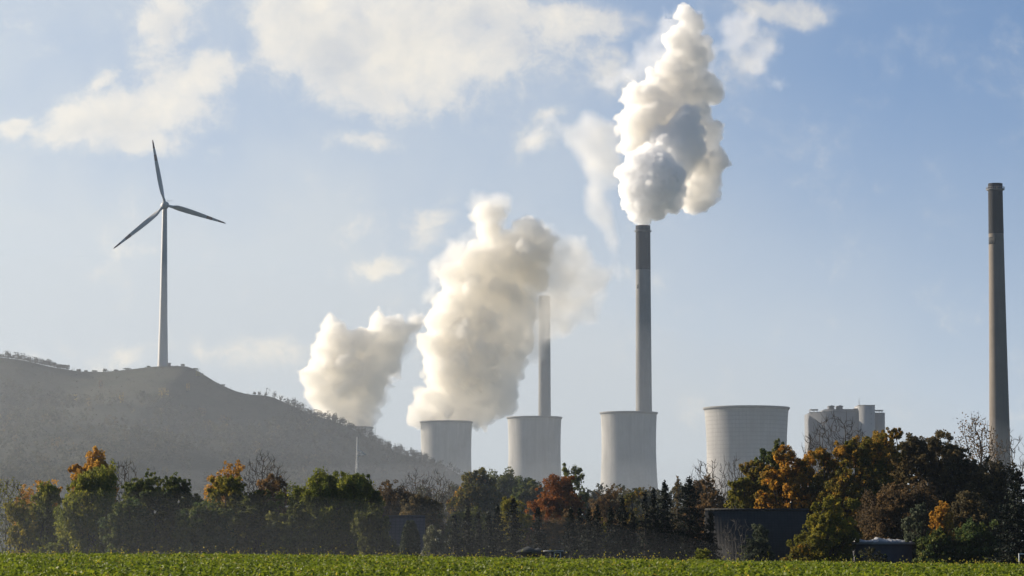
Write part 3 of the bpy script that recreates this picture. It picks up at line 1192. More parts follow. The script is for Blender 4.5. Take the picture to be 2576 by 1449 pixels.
def sphere_tree(sph, rng, n1, s1, n2, s2, jitter=.25):
    """each billow carries smaller billows, those carry smaller ones again"""
    S0 = np.array(sph, float)
    out = [S0]
    inside = lambda c, r, S, own: (np.linalg.norm(S[:, :3] - c, axis=1) - S[:, 3] + r * .55 < 0)
    L1 = []
    for i, s in enumerate(S0):
        d = fib_dirs(n1, rng) + rng.normal(size=(n1, 3)) * .18
        d /= np.linalg.norm(d, axis=1, keepdims=True)
        for v_ in d:
            r = s[3] * s1 * rng.uniform(.45, 1.3)
            c = s[:3] + v_ * (s[3] * rng.uniform(.78, 1.0))
            ins = inside(c, r, S0, i)
            ins[i] = False
            if not ins.any():
                L1.append((*c, r))
    L1 = np.array(L1)
    out.append(L1)
    if n2:
        L2 = []
        allS = np.concatenate([S0, L1])
        for s in L1:
            d = fib_dirs(n2, rng) + rng.normal(size=(n2, 3)) * .2
            d /= np.linalg.norm(d, axis=1, keepdims=True)
            for v_ in d:
                r = s[3] * s2 * rng.uniform(.4, 1.3)
                c = s[:3] + v_ * (s[3] * rng.uniform(.8, 1.0))
                dd = np.linalg.norm(allS[:, :3] - c, axis=1) - allS[:, 3] + r * .5
                if (dd < 0).sum() <= 2:
                    L2.append((*c, r))
        out.append(np.array(L2))
    return np.concatenate(out)


def sdf_grid(S, vox, pad, rng, amp=0.0, freq=.1, sm=0):
    lo = (S[:, :3] - S[:, 3:4]).min(0) - pad
    hi = (S[:, :3] + S[:, 3:4]).max(0) + pad
    n = np.ceil((hi - lo) / vox).astype(int) + 1
    g = np.full(n, pad, np.float32)
    for (x, y, z, r) in S:
        c = np.array([x, y, z])
        m = r + pad
        i0 = np.maximum(0, ((c - m - lo) / vox).astype(int))
        i1 = np.minimum(n, ((c + m - lo) / vox).astype(int) + 2)
        ax = [(lo[a] + np.arange(i0[a], i1[a]) * vox - c[a]) ** 2 for a in range(3)]
        d = np.sqrt(ax[0][:, None, None] + ax[1][None, :, None] + ax[2][None, None, :]) - r
        sub = g[i0[0]:i1[0], i0[1]:i1[1], i0[2]:i1[2]]
        np.minimum(sub, d, out=sub)
    for _ in range(sm):
        for a in range(3):
            g[1:-1] = g[1:-1] if False else g[1:-1]
            s = [slice(None)] * 3
            p, q, c_ = list(s), list(s), list(s)
            p[a], q[a], c_[a] = slice(0, -2), slice(2, None), slice(1, -1)
            t = (g[tuple(p)] + g[tuple(q)] + 2 * g[tuple(c_)]) * .25
            g[tuple(c_)] = t
    return g, lo


def iso_mesh(g, lo, vox, iso, name, mat, parent, org, smooth=True, link=True):
    G = openvdb.FloatGrid(background=float(g.max()))
    G.copyFromArray(g)
    pts, tri, quad = G.convertToPolygons(isovalue=iso, adaptivity=0.0)
    P = np.asarray(pts) * vox + lo - np.array(org)
    Q = np.asarray(quad, np.int64)[:, ::-1]
    # keep only the largest connected body
    if link and len(Q):
        lab = np.arange(len(P))
        while True:
            m_ = lab[Q].min(1)
            new = lab.copy()
            np.minimum.at(new, Q.ravel(), np.repeat(m_, 4))
            new = new[new]
            if (new == lab).all():
                break
            lab = new
        big = np.bincount(lab).argmax()
        keep = lab == big
        Q = Q[keep[Q[:, 0]]]
        idx = np.cumsum(keep) - 1
        Q = idx[Q]
        P = P[keep]
    mb = MB()
    mb.add(P, Q)
    return mb.build(name, mat, parent, smooth=smooth, link=link)


def to_world(sph, Y):
    k = Y / F
    out = []
    for (px, py, dz, r) in sph:
        p = at(px, py, Y + dz * k)
        out.append((p.x, p.y, p.z, r * k))
    return out


def steam_core_mat(name, col, radius):
    """a light-passing white layer inside the steam: scatters some light, lets the rest through"""
    m, nt, out = new_mat(name)
    df = nt.node('ShaderNodeBsdfDiffuse', {'Color': (*col, 1)})
    tr = nt.node('ShaderNodeBsdfTranslucent', {'Color': (*col, 1)})
    tp = nt.node('ShaderNodeBsdfTransparent', {})
    a = nt.node('ShaderNodeMixShader', {0: .5, 1: df.outputs[0], 2: tr.outputs[0]})
    b = nt.node('ShaderNodeMixShader', {0: .6, 1: a.outputs[0], 2: tp.outputs[0]})
    nt.l.new(b.outputs[0], out.inputs[0])
    return m


def steam_vol_mat(name, dens, nscale, thr, aniso=.35, contrast=.35, tint=(.985, .974, .949)):
    m, nt, out = new_mat(name)
    info = nt.node('ShaderNodeAttribute', attribute_name='density')
    tcn = nt.n.new('ShaderNodeNewGeometry')
    n1 = nt.noise(tcn.outputs['Position'], nscale, 4, .6)
    ero = nt.smooth(nt.math('ADD', info.outputs['Fac'], nt.math('MULTIPLY', nt.math('SUBTRACT', n1, .5), contrast * 4)), thr, thr + .6)
    d = nt.math('MULTIPLY', nt.math('MULTIPLY', ero, nt.smooth(info.outputs['Fac'], 0.0, .25)), dens)
    vs = nt.node('ShaderNodeVolumePrincipled', {'Color': (*tint, 1), 'Density': d, 'Anisotropy': aniso, 'Density Attribute': ''})
    nt.l.new(vs.outputs[0], out.inputs['Volume'])
    return m


def fog_volume(hull, name, mat, band, vox, root):
    """a real volume object filled from the hull's shape, dense inside and thinning over the outer band"""
    vd_ = bpy.data.volumes.new(name)
    vd_.materials.append(mat)
    o = bpy.data.objects.new(name, vd_)
    COL.objects.link(o)
    o.parent = root
    md = o.modifiers.new('fog', 'MESH_TO_VOLUME')
    md.object = hull
    md.resolution_mode = 'VOXEL_SIZE'
    md.voxel_size = vox
    md.interior_band_width = band
    md.density = 1.0
    return o


def value_noise(shape, cell, rng):
    n = [max(2, int(s / cell) + 2) for s in shape]
    a = rng.uniform(-1, 1, n).astype(np.float32)
    for ax in range(3):
        t = np.arange(shape[ax]) / cell
        i = t.astype(int)
        f = (t - i).astype(np.float32)
        f = f * f * (3 - 2 * f)
        sh = [1, 1, 1]
        sh[ax] = -1
        f = f.reshape(sh)
        a = np.take(a, i, ax) * (1 - f) + np.take(a, np.minimum(i + 1, a.shape[ax] - 1), ax) * f
    return a


def steam(name, label, cat, Y, core, soft, seed, vox, col=(.93, .92, .90), sss=14.0, inset=0.0, veil=0.0, vd=.05, nscale=.03, n1=26, s1=.34, n2=16, s2=.36, sm=0, thr=.2, soft_d=.02, band=4.0, amp=0.0, cells=(34.0, 16.0, 8.0), tint=(.985, .974, .949), mid=None):
    rng = np.random.default_rng(seed)
    Y *= FAR
    org = at(*(core or soft)[0][:2], Y)
    root = empty(name, tuple(org), label, cat)
    mats = None
    if core:
        S = sphere_tree(to_world(core, Y), rng, n1, s1, n2, s2)
        g, lo = sdf_grid(S, vox, max(veil, inset) + amp * 1.6 + vox * 3, rng, sm=sm)
        if amp:
            for m_, c_ in zip((1.0, .7, .5), cells):
                g += amp * m_ * value_noise(g.shape, c_ / vox, rng)
        iso_mesh(g, lo, vox, -inset, 'billows', steam_core_mat(name + '_billow', col, sss), root, org)
        if veil:
            mt_ = steam_vol_mat(name + '_edge', vd, nscale, thr, tint=tint)
            h_ = iso_mesh(g, lo, vox, veil, 'steam_hull', mt_, None, org, link=False)
            h_.location = org
            fog_volume(h_, 'steam_edge', mt_, band, vox * 1.3, root)
    if mid:
        S3 = sphere_tree(to_world(mid, Y), rng, 26, .36, 18, .36)
        v3 = vox * 1.5
        g3, lo3 = sdf_grid(S3, v3, 8 + v3 * 3, rng)
        for m_, c_ in zip((1.0, .7, .5), (16.0, 7.0, 3.5)):
            g3 += 3.6 * m_ * value_noise(g3.shape, c_ / v3, rng)
        mt_ = steam_vol_mat(name + '_body', .17, nscale, -.1, tint=(.986, .979, .966))
        h_ = iso_mesh(g3, lo3, v3, .5, 'steam_hull', mt_, None, org, link=False)
        h_.location = org
        fog_volume(h_, 'rising_steam', mt_, 2.6, v3 * 1.2, root)
    if soft:
        S2 = sphere_tree(to_world(soft, Y), rng, 14, .45, 0, 0)
        v2 = vox * 2.0
        g2, lo2 = sdf_grid(S2, v2, v2 * 3, rng, sm=1)
        mt_ = steam_vol_mat(name + '_veil', soft_d, nscale, .18, contrast=.32, tint=tuple(c * .985 for c in tint))
        h_ = iso_mesh(g2, lo2, v2, 0.0, 'steam_hull', mt_, None, org, link=False)
        h_.location = org
        fog_volume(h_, 'drifting_veil', mt_, 16.0 * Y / 2500, v2 * 1.2, root)
    return root


A_CORE = [(1619, 556, 0, 15), (1612, 532, 0, 26), (1635, 508, -5, 40), (1602, 484, 0, 42), (1655, 475, -15, 54), (1590, 442, 0, 34), (1622, 412, -10, 40), (1667, 440, -25, 46),
          (1692, 512, 10, 24), (1642, 388, -10, 28), (1602, 408, 5, 24),
          (1700, 395, 65, 56), (1715, 342, 60, 48), (1732, 296, 65, 30), (1680, 368, 50, 40), (1740, 368, 70, 30), (1655, 348, 60, 30)]
A_MID = [(1762, 405, 125, 54), (1797, 388, 130, 32), (1770, 470, 125, 40), (1740, 485, 115, 42), (1792, 455, 130, 26), (1814, 404, 130, 18), (1780, 335, 135, 38),
         (1630, 322, 110, 62), (1588, 305, 110, 38), (1640, 262, 120, 50), (1597, 238, 125, 34), (1690, 280, 130, 50), (1650, 216, 135, 34), (1600, 355, 100, 38), (1752, 300, 140, 42),
         (1722, 235, 150, 46), (1764, 212, 155, 36), (1702, 172, 155, 42), (1748, 132, 160, 40), (1702, 98, 160, 34), (1738, 64, 160, 30), (1718, 34, 160, 20), (1790, 230, 160, 26)]
A_SOFT = [(1720, 235, 170, 66), (1766, 205, 175, 54), (1700, 165, 175, 62), (1752, 130, 180, 60), (1700, 95, 180, 54), (1745, 65, 180, 50), (1716, 36, 180, 36), (1800, 228, 180, 42),
          (1636, 150, 180, 50), (1652, 108, 180, 44), (1784, 135, 180, 46), (1614, 120, 185, 36), (1670, 205, 170, 48), (1740, 270, 170, 50), (1612, 190, 180, 46), (1680, 50, 180, 40),
          (1850, 110, 190, 46), (1895, 165, 190, 44), (1830, 60, 190, 44), (1880, 70, 190, 52), (1930, 120, 190, 46), (1955, 210, 190, 34), (1570, 190, 190, 40), (1530, 210, 190, 34), (1722, 548, 40, 16), (1748, 536, 50, 14)]
steam('chimney_steam', 'dense white cauliflower steam puffing from the middle chimney', 'steam', 2480, A_CORE, A_SOFT, 3, .85, sss=3.0, col=(.95, .95, .96), inset=4.5, veil=.5, vd=.21, nscale=.05, soft_d=.03, band=1.1, thr=-.1,
      n1=30, s1=.34, n2=26, s2=.38, amp=1.0, cells=(7.0, 3.4, 1.8), tint=(.993, .993, .994), mid=A_MID)

W_SOFT = [(1478, 300, 0, 46), (1505, 350, 0, 60), (1490, 420, 0, 54), (1532, 420, 0, 60), (1500, 490, 0, 50), (1520, 550, 0, 42), (1540, 610, 0, 34), (1554, 668, 0, 30),
          (1350, 358, 0, 40), (1382, 292, 0, 30), (1460, 350, 0, 50), (1498, 525, 0, 38), (1540, 340, 0, 50), (1420, 330, 0, 36), (1560, 700, 0, 20)]
steam('steam_wisp', 'thin cream wisp of old steam drifting left of the puffing chimney', 'steam', 2950, None, W_SOFT, 8, 2.0, nscale=.03, soft_d=.030)

B_CORE = [(1262, 985, 5, 34), (1283, 925, 10, 36), (1062, 1042, 0, 28), (1100, 1032, 0, 42), (1150, 1027, 0, 46), (1195, 1022, 0, 40), (1222, 1002, 5, 38), (1078, 1002, 0, 36), (1130, 980, -5, 52), (1190, 960, -5, 55), (1240, 950, 5, 44),
          (1108, 930, 0, 48), (1165, 900, -10, 60), (1230, 890, 0, 56), (1275, 880, 15, 46), (1105, 870, 0, 48), (1150, 830, -5, 58), (1215, 820, -5, 55), (1270, 830, 10, 48), (1300, 860, 20, 34),
          (1098, 800, 0, 38), (1135, 760, 5, 50), (1190, 740, 10, 56), (1250, 740, 15, 58), (1300, 775, 25, 40),
          (1135, 700, 20, 38), (1190, 690, 20, 48), (1250, 665, 25, 56), (1310, 640, 30, 58), (1350, 625, 35, 44), (1325, 595, 30, 38), (1280, 615, 30, 36),
          (1352, 690, 35, 30), (1232, 575, 40, 32), (1215, 535, 40, 22), (1250, 545, 42, 22)]
B_SOFT = [(1520, 690, 55, 36), (1470, 650, 50, 44), (1440, 620, 45, 44), (1490, 800, 50, 40), (1392, 645, 40, 52), (1360, 680, 35, 60), (1425, 690, 45, 50), (1330, 660, 35, 60), (1230, 560, 40, 56), (1208, 522, 40, 46), (1258, 512, 42, 42), (1188, 508, 40, 28), (1268, 497, 42, 26), (1390, 640, 40, 58), (1425, 690, 45, 58), (1465, 712, 50, 50),
          (1400, 740, 45, 58), (1375, 790, 40, 52), (1505, 722, 55, 40), (1440, 765, 50, 48), (1350, 830, 30, 50), (1345, 890, 25, 42), (1160, 640, 20, 54), (1340, 720, 30, 54), (1390, 700, 40, 52),
          (1110, 680, 20, 44), (1500, 770, 55, 36), (1420, 820, 45, 40), (1085, 745, 15, 40), (1360, 590, 40, 44)]
steam('cooling_tower_steam', 'broad cream steam cloud rising from the cooling tower beside the hill', 'steam', 2700, B_CORE, B_SOFT, 12, 1.5, sss=5.0, inset=13.0, veil=1.5, vd=.11, nscale=.028, soft_d=.05, sm=0, band=4.0, amp=7.0, thr=-.1,
      cells=(32.0, 13.0, 5.5))

C_CORE = [(903, 1056, 0, 26), (880, 1042, 0, 38), (842, 1022, 0, 44), (915, 1022, 0, 38), (802, 992, 0, 42), (860, 975, -5, 54), (925, 975, 0, 48), (792, 947, 0, 32), (830, 922, 0, 48),
          (890, 925, -5, 55), (945, 940, 5, 42), (960, 900, 10, 42), (808, 885, 0, 32), (842, 855, 5, 40), (900, 870, 5, 52), (960, 850, 10, 46), (1005, 832, 15, 40), (950, 808, 12, 30), (1040, 815, 18, 28)]
C_SOFT = [(1040, 812, 20, 36), (980, 785, 15, 24), (800, 855, 5, 26), (1030, 860, 20, 34), (990, 930, 12, 26), (780, 985, 0, 26), (970, 1000, 5, 26), (1000, 880, 10, 40)]
steam('cooling_tower_steam', 'lower cream steam cloud rising from behind the slope of the hill', 'steam', 2900, C_CORE, C_SOFT, 21, 1.6, sss=5.0, inset=13.0, veil=1.5, vd=.11, nscale=.028, soft_d=.05, sm=0, band=4.0, amp=7.0, thr=-.1, cells=(32.0, 13.0, 5.5))
M['brushmix'] = leaf_mat('scrub_leaf', [(0, (.02, .024, .012)), (.5, (.038, .04, .018)), (.85, (.07, .062, .024)), (1, (.13, .1, .04))])


# ------------------------------------------------------------------ trees: left group
g_left = 'trees along the field on the left'
BL = broadleaf
bare_tree('thin_tree', 'thin half bare olive tree at the left frame edge', 22, 1208, 120, 400, 101, leaves=1600, mat=M['olive'], fork=.12, vase=.5)
BL('tree', 'pinkish orange thin tree second from the left frame edge', 105, 1192, 130, 440, M['orange'], 102, leaves=4500, leaf=.36, sparse=.35, cb=.2, bias=-.15)
BL('tree', 'low yellow and rust shrub near the left frame edge', 62, 1236, 95, 372, M['yellowgreen'], 103, cb=.05, nl=16, leaves=4500, leaf=.36, sparse=.3, cat='shrub')
BL('willow_tree', 'olive willow with drooping foliage left of the orange topped tree', 118, 1200, 110, 392, M['willow'], 104, cb=.06, nl=18, leaves=8000, droop=1.4, bias=-.15)
BL('willow_tree', 'bright yellow green willow with hanging branches under the orange crown', 232, 1150, 170, 380, M['willow'], 105, cb=.08, nl=24, leaves=15000, droop=1.5, size=.34, spread=.74, bias=.12)
BL('tree', 'orange crowned tree with its top above the yellow green willow', 248, 1117, 110, 425, M['orange'], 106, cb=.35, nl=14, leaves=8500, leaf=.38, sparse=.05, bias=.08)
BL('tree', 'small orange tree left below the orange crowned one', 204, 1145, 70, 425, M['orange'], 107, cb=.3, nl=9, leaves=4000, leaf=.36, sparse=.25)
bare_tree('bare_tree', 'upright twiggy bare tree beside the orange crowned tree', 315, 1157, 95, 440, 108, fork=.3, vase=.35)
BL('tree', 'dark green tree with a bright tuft on top in the left group', 368, 1160, 135, 395, M['green'], 109, cb=.08, nl=20, leaves=14000, size=.36, spread=.7)
BL('tree', 'dark green tree right of the tuft topped one', 455, 1178, 125, 398, M['green'], 110, cb=.08, nl=20, leaves=13000, size=.38, bias=-.14)
BL('tree', 'yellow green tree in front of the rusty half bare crown', 582, 1166, 130, 388, M['yellowgreen'], 111, cb=.1, nl=20, leaves=13000, size=.36, spread=.72, bias=-.05)
BL('tree', 'rusty half bare crown rising behind the yellow green tree', 572, 1150, 110, 440, M['orange'], 112, cb=.35, nl=13, leaves=2600, leaf=.36, sparse=.35, bias=-.1)
bare_tree('bare_tree', 'leafless vase shaped tree against the misty hill', 668, 1140, 118, 470, 113, fork=.42, vase=.75, natt=900, tk=.8)
BL('tree', 'rusty brown thin tree below the leafless vase shaped tree', 690, 1182, 120, 425, M['brown'], 114, cb=.1, nl=16, leaves=8000, sparse=.25)
BL('tree', 'dark olive tree between the rusty brown tree and the round willow', 655, 1215, 130, 385, M['olive'], 115, cb=.06, nl=18, leaves=11000, bias=-.2)
BL('willow_tree', 'large round green willow with a lighter top left of the conifers', 838, 1158, 205, 385, M['willow'], 116, cb=.05, nl=30, leaves=26000, droop=1.2, size=.32, spread=.76, bias=-.1)
BL('tree', 'dark green tree leaning out of the right side of the round willow', 912, 1192, 120, 392, M['green'], 117, cb=.05, nl=18, leaves=12000, bias=-.18)
BL('tree', 'drooping grey green tree in front of the tiled house roof', 945, 1240, 90, 370, M['olive'], 118, cb=.04, nl=16, leaves=8000, droop=1.3, bias=-.15)
BL('tree', 'dark olive tree filling the gap below the tuft topped tree', 330, 1235, 140, 372, M['green'], 119, cb=.04, nl=18, leaves=11000, bias=-.22)
BL('tree', 'dark bushy tree below the yellow green tree and its rusty neighbour', 520, 1240, 160, 370, M['green'], 120, cb=.04, nl=20, leaves=12000, bias=-.22)
BL('tree', 'dark bushy tree at the foot of the rusty brown tree', 735, 1255, 130, 368, M['olive'], 121, cb=.04, nl=18, leaves=10000, bias=-.22)

# ------------------------------------------------------------------ trees: middle group
BL('tree', 'olive brown tree behind the house with the tiled roof', 985, 1196, 130, 640, M['brown'], 201, cb=.12, nl=18, leaves=10000, leaf=.5, bias=-.05)
BL('tree', 'dark brown rounded tree between the tiled roof and the olive oak', 1062, 1222, 120, 600, M['darkbrown'], 202, cb=.1, nl=18, leaves=10000, leaf=.5)
bare_tree('bare_tree', 'grey hazy bare tree above the dark brown rounded tree', 1050, 1187, 110, 800, 203, fork=.3, vase=.5, leaves=500, mat=M['brown'])
bare_tree('bare_tree', 'grey hazy bare tree left of the olive oak', 1105, 1192, 95, 820, 204, fork=.3, vase=.5, leaves=400, mat=M['brown'])
BL('oak_tree', 'broad olive oak with an orange tinged left side in the middle', 1195, 1173, 150, 900, M['goldgreen'], 205, cb=.12, nl=26, leaves=14000, leaf=.95, size=.32, bias=-.1)
BL('oak_tree', 'hazy green tree right behind the broad olive oak', 1275, 1180, 140, 980, M['olive'], 206, cb=.1, nl=20, leaves=12000, leaf=.95)
BL('oak_tree', 'hazy green tree directly left of the rust red tree', 1330, 1196, 110, 960, M['green'], 207, cb=.1, nl=18, leaves=9000, leaf=.95)
BL('tree', 'low yellow tree behind the tallest small spruce', 1290, 1243, 90, 560, M['yellowgreen'], 208, cb=.2, nl=14, leaves=6000, leaf=.42, sparse=.15)
BL('red_tree', 'round rust red tree in the middle of the tree line', 1408, 1188, 140, 620, M['red'], 209, cb=.1, nl=26, leaves=20000, leaf=.42, size=.33, spread=.75)
BL('oak_tree', 'dark green oak with gaps in its crown behind the rust red tree', 1440, 1167, 80, 800, M['green'], 210, cb=.42, nl=12, leaves=5000, leaf=.5, sparse=.25, size=.33, spread=.8)
BL('tree', 'brown thin crowned tree right of the rust red tree', 1525, 1208, 100, 660, M['brown'], 211, cb=.15, nl=18, leaves=7000, leaf=.42, sparse=.2)
BL('tree', 'small yellow brown tree between two rows of spruces', 1588, 1218, 62, 640, M['goldgreen'], 212, cb=.15, nl=14, leaves=4500, leaf=.42, sparse=.15, bias=-.1)
BL('tree', 'dark brown bushy tree under the rust red tree', 1400, 1285, 150, 560, M['brown'], 213, cb=.05, nl=18, leaves=9000)
BL('tree', 'dark brown bushy tree behind the middle spruces', 1530, 1292, 150, 560, M['brown'], 214, cb=.05, nl=18, leaves=9000)
BL('tree', 'grey brown bushy tree behind the left spruces', 1175, 1275, 150, 600, M['olive'], 215, cb=.05, nl=18, leaves=9000, bias=-.1)
BL('tree', 'yellowish young tree standing between the middle spruces', 1517, 1292, 26, 362, M['yellowgreen'], 216, cb=.2, nl=8, leaves=900, leaf=.3, sparse=.2)
bare_tree('bare_tree', 'twiggy bare tree in front of the left foot of the widest cooling tower', 1778, 1158, 105, 700, 217, fork=.3, vase=.55, twig='pale_twig')
bare_tree('bare_tree', 'smaller twiggy bare tree in front of the widest cooling tower', 1842, 1150, 70, 720, 218, fork=.35, vase=.45, twig='pale_twig')
BL('tree', 'reddish brown tree beside the tallest dark spruces', 1790, 1197, 95, 540, M['brown'], 219, cb=.1, nl=16, leaves=7500, leaf=.44, sparse=.15, bias=.1)
BL('tree', 'grey brown tree behind the reddish brown tree', 1755, 1190, 70, 640, M['brown'], 220, cb=.1, nl=16, leaves=6000, leaf=.5, sparse=.15)

far = [(1000, 1215, 1000), (1060, 1205, 1050), (1130, 1200, 1100), (1215, 1195, 1000), (1300, 1193, 1050), (1375, 1198, 1000), (1475, 1206, 1000), (1515, 1204, 1080), (1555, 1210, 950),
       (1600, 1206, 1000), (1640, 1207, 1060), (1690, 1205, 980), (1735, 1203, 1020), (1345, 1206, 900), (1575, 1222, 880), (1625, 1226, 860), (1860, 1190, 980), (940, 1212, 1020)]
for i, (px, top, Y) in enumerate(far):
    BL('far_tree', 'hazy grey green tree in the far wood below the cooling towers', px, top, 84 + 14 * (i % 3), Y, M['far'], 300 + i, cb=.1, nl=14, leaves=2600, leaf=.95,
       twigs=False, group='trees of the far wood')

# spruces
C = conifer
for i, (px, top, w, lab) in enumerate([
        (1143, 1293, 60, 'broad dark spruce at the left end of the spruce row'),
        (1177, 1275, 50, 'dark spruce with a sharp top, second in the spruce row'),
        (1204, 1288, 44, 'short dark spruce between two taller ones left of the tall spire spruce'),
        (1230, 1287, 36, 'slim dark spruce hugging the left side of a bushier one'),
        (1252, 1270, 50, 'bushy dark spruce left of the tall spire spruce'),
        (1291, 1252, 66, 'tall spire spruce in front of the low yellow tree'),
        (1353, 1274, 56, 'lone dark spruce in front of the rust red tree'),
        (1435, 1274, 58, 'dark spruce under the right side of the rust red tree'),
        (1457, 1277, 34, 'thin dark spruce beside a broader one under the rust red tree'),
        (1480, 1276, 46, 'dark spruce left of the yellowish young tree'),
        (1502, 1268, 54, 'pointed dark spruce just left of the yellowish young tree'),
        (1537, 1273, 50, 'dark spruce just right of the yellowish young tree'),
        (1565, 1249, 64, 'tall dark spruce below the small yellow brown tree'),
        (1590, 1284, 46, 'short dark spruce right of the tall one below the small yellow brown tree')]):
    C('spruce_tree', lab, px, top, (1410 - top) * (.62 + w * .003), 345 + (i * 7) % 19, 400 + i, group='row of small spruces')
C('spruce_tree', 'narrow open spruce at the left of the tallest spruce cluster', 1622, 1238, 90, 350, 420, open_=.35, group='tallest spruce cluster')
C('spruce_tree', 'slim spruce second from left in the tallest spruce cluster', 1643, 1228, 100, 356, 421, group='tallest spruce cluster')
C('spruce_tree', 'dense pointed spruce with a dark spire in the tallest cluster', 1671, 1207, 140, 350, 422, dens=1.3, group='tallest spruce cluster')
C('larch_tree', 'sparse see through larch between the two tallest spruces', 1704, 1197, 120, 362, 423, mat=M['darkbrown'], open_=.45, dens=.7, group='tallest spruce cluster')
C('spruce_tree', 'tallest broad dark spruce at the right of the cluster', 1733, 1199, 165, 352, 424, dens=1.35, taper=.8, group='tallest spruce cluster')
C('fir_tree', 'large dark fir with flat drooping boughs at the right frame edge', 2556, 1178, 190, 345, 425, mat=M['needle'], dens=1.2, taper=.75, leaf=.4)

# ------------------------------------------------------------------ trees: right group
BL('oak_tree', 'dark green oak left of the golden tree by the widest tower', 1935, 1106, 120, 455, M['green'], 501, cb=.1, nl=37, leaves=16000, size=.27, spread=.80)
BL('oak_tree', 'yellow green oak sloping down to the dark barn roof', 1868, 1180, 110, 430, M['yellowgreen'], 502, cb=.1, nl=34, leaves=13000, size=.27, spread=.80, bias=-.14)
BL('oak_tree', 'green and ochre oak above the left end of the dark barn roof', 1905, 1150, 110, 440, M['goldgreen'], 503, cb=.1, nl=34, leaves=13000, size=.27, spread=.80, bias=.02)
BL('oak_tree', 'golden orange oak behind the dark barn roof', 1985, 1122, 150, 425, M['golden'], 504, cb=.08, nl=44, leaves=20000, size=.27, spread=.80, bias=.10)
BL('tree', 'orange tipped tree at the foot of the bare round tree', 2035, 1118, 80, 445, M['orange'], 505, cb=.2, nl=23, leaves=6500, sparse=.15)
bare_tree('bare_tree', 'round leafless tree in front of the boiler house', 2105, 1043, 175, 490, 506, fork=.38, vase=.7, natt=1500, tk=.7)
bare_tree('bare_tree', 'small leafless tree left of the round leafless tree', 2040, 1098, 65, 470, 507, fork=.3, vase=.5)
BL('oak_tree', 'golden green oak hiding the trunk of the round leafless tree', 2080, 1128, 120, 424, M['goldgreen'], 522, cb=.06, nl=34, leaves=16000, size=.27, spread=.80, bias=.10)
BL('oak_tree', 'largest golden green oak right of the bare round tree', 2160, 1083, 190, 420, M['goldgreen'], 508, cb=.06, nl=57, leaves=30000, size=.28, spread=.80, bias=.16)
BL('oak_tree', 'golden brown oak at the highest point of the right tree group', 2222, 1060, 130, 432, M['golden'], 509, cb=.08, nl=44, leaves=19000, size=.27, spread=.80, bias=-.16)
BL('oak_tree', 'dark brown oak right of the highest golden brown oak', 2318, 1068, 175, 425, M['darkbrown'], 510, cb=.06, nl=47, leaves=22000, size=.27, spread=.80)
BL('oak_tree', 'dark brown broad tree sloping down beside the half bare crown', 2400, 1098, 150, 418, M['darkbrown'], 511, cb=.06, nl=47, leaves=20000, size=.27, spread=.80, bias=-.08)
bare_tree('half_bare_tree', 'half bare brown crown left of the buff chimney foot', 2455, 1052, 125, 450, 512, leaves=2600, mat=M['brown'], fork=.4, vase=.6)
bare_tree('bare_tree', 'pale leafless tree right of the buff chimney foot', 2545, 1092, 110, 470, 513, fork=.3, vase=.5, twig='pale_twig')
BL('tree', 'dark brown tree below the half bare brown crown', 2478, 1130, 150, 415, M['darkbrown'], 514, cb=.06, nl=40, leaves=16000, bias=-.1)
BL('tree', 'brown leafed lower tree at the heart of the right tree group', 2265, 1190, 190, 402, M['brown'], 515, cb=.04, nl=44, leaves=18000, bias=-.12)
BL('tree', 'upright yellow green tree covering the right end of the dark barn roof', 2082, 1250, 140, 372, M['yellowgreen'], 516, cb=.04, nl=44, leaves=16000, leaf=.36, size=.27, spread=.80)
BL('shrub', 'grey green shrub left of the small orange tree', 2312, 1252, 92, 374, M['greygreen'], 517, cb=.04, nl=34, leaves=9000, leaf=.34, size=.27, spread=.80, cat='shrub')
BL('orange_tree', 'small bright orange tree among dark bushes on the right', 2366, 1243, 66, 370, M['orange'], 518, cb=.34, nl=23, leaves=4500, leaf=.3, size=.27, bias=.12)
BL('shrub', 'dark rounded shrub right of the small orange tree', 2440, 1225, 130, 376, M['darkbrown'], 519, cb=.04, nl=34, leaves=12000, cat='shrub', bias=-.05)
BL('shrub', 'dark low shrub in front of the small orange tree', 2350, 1322, 110, 362, M['green'], 520, cb=.03, nl=27, leaves=6000, cat='shrub', bias=-.25)
BL('shrub', 'dark low shrub left of the large fir', 2450, 1310, 120, 362, M['green'], 521, cb=.03, nl=27, leaves=6000, cat='shrub', bias=-.25)

# low things in front
C('spruce_tree', 'small dark spruce hiding the left end of the dark barn roof', 1786, 1283, 88, 352, 600, dens=1.3)
BL('shrub', 'pale speckled shrub right of the clipped column bush', 1092, 1312, 66, 352, M['pale'], 601, cb=.03, nl=18, leaves=4200, leaf=.3, sparse=.1, cat='shrub')
bare_tree('bare_shrub', 'thin leafless shrub standing in front of the dark barn roof', 1850, 1300, 90, 366, 602, fork=.12, vase=.7, twig='pale_twig', cat='shrub', natt=220, tk=.6)
BL('shrub', 'dark grey green shrub in front of the dark barn roof', 1905, 1305, 80, 366, M['greygreen'], 603, cb=.04, nl=16, leaves=4500, leaf=.32, sparse=.2, cat='shrub', bias=-.2)
BL('shrub', 'thin dark shrub in front of the silvery roofed long shed', 2195, 1372, 90, 346, M['brushmix'], 606, cb=.02, nl=12, leaves=2200, leaf=.3, sparse=.35, cat='shrub')
BL('shrub', 'low ochre bush at the foot of the upright yellow green tree', 2015, 1362, 90, 350, M['goldgreen'], 604, cb=.02, nl=14, leaves=4000, leaf=.3, sparse=.2, cat='shrub', bias=-.05)
BL('weed_plant', 'lone leafy weed arching up at the field edge below the spruces', 1762, 1377, 44, 196, M['willow'], 605, cb=.2, nl=8, leaves=320, leaf=.16, sparse=.3, cat='weed', asym=.5)


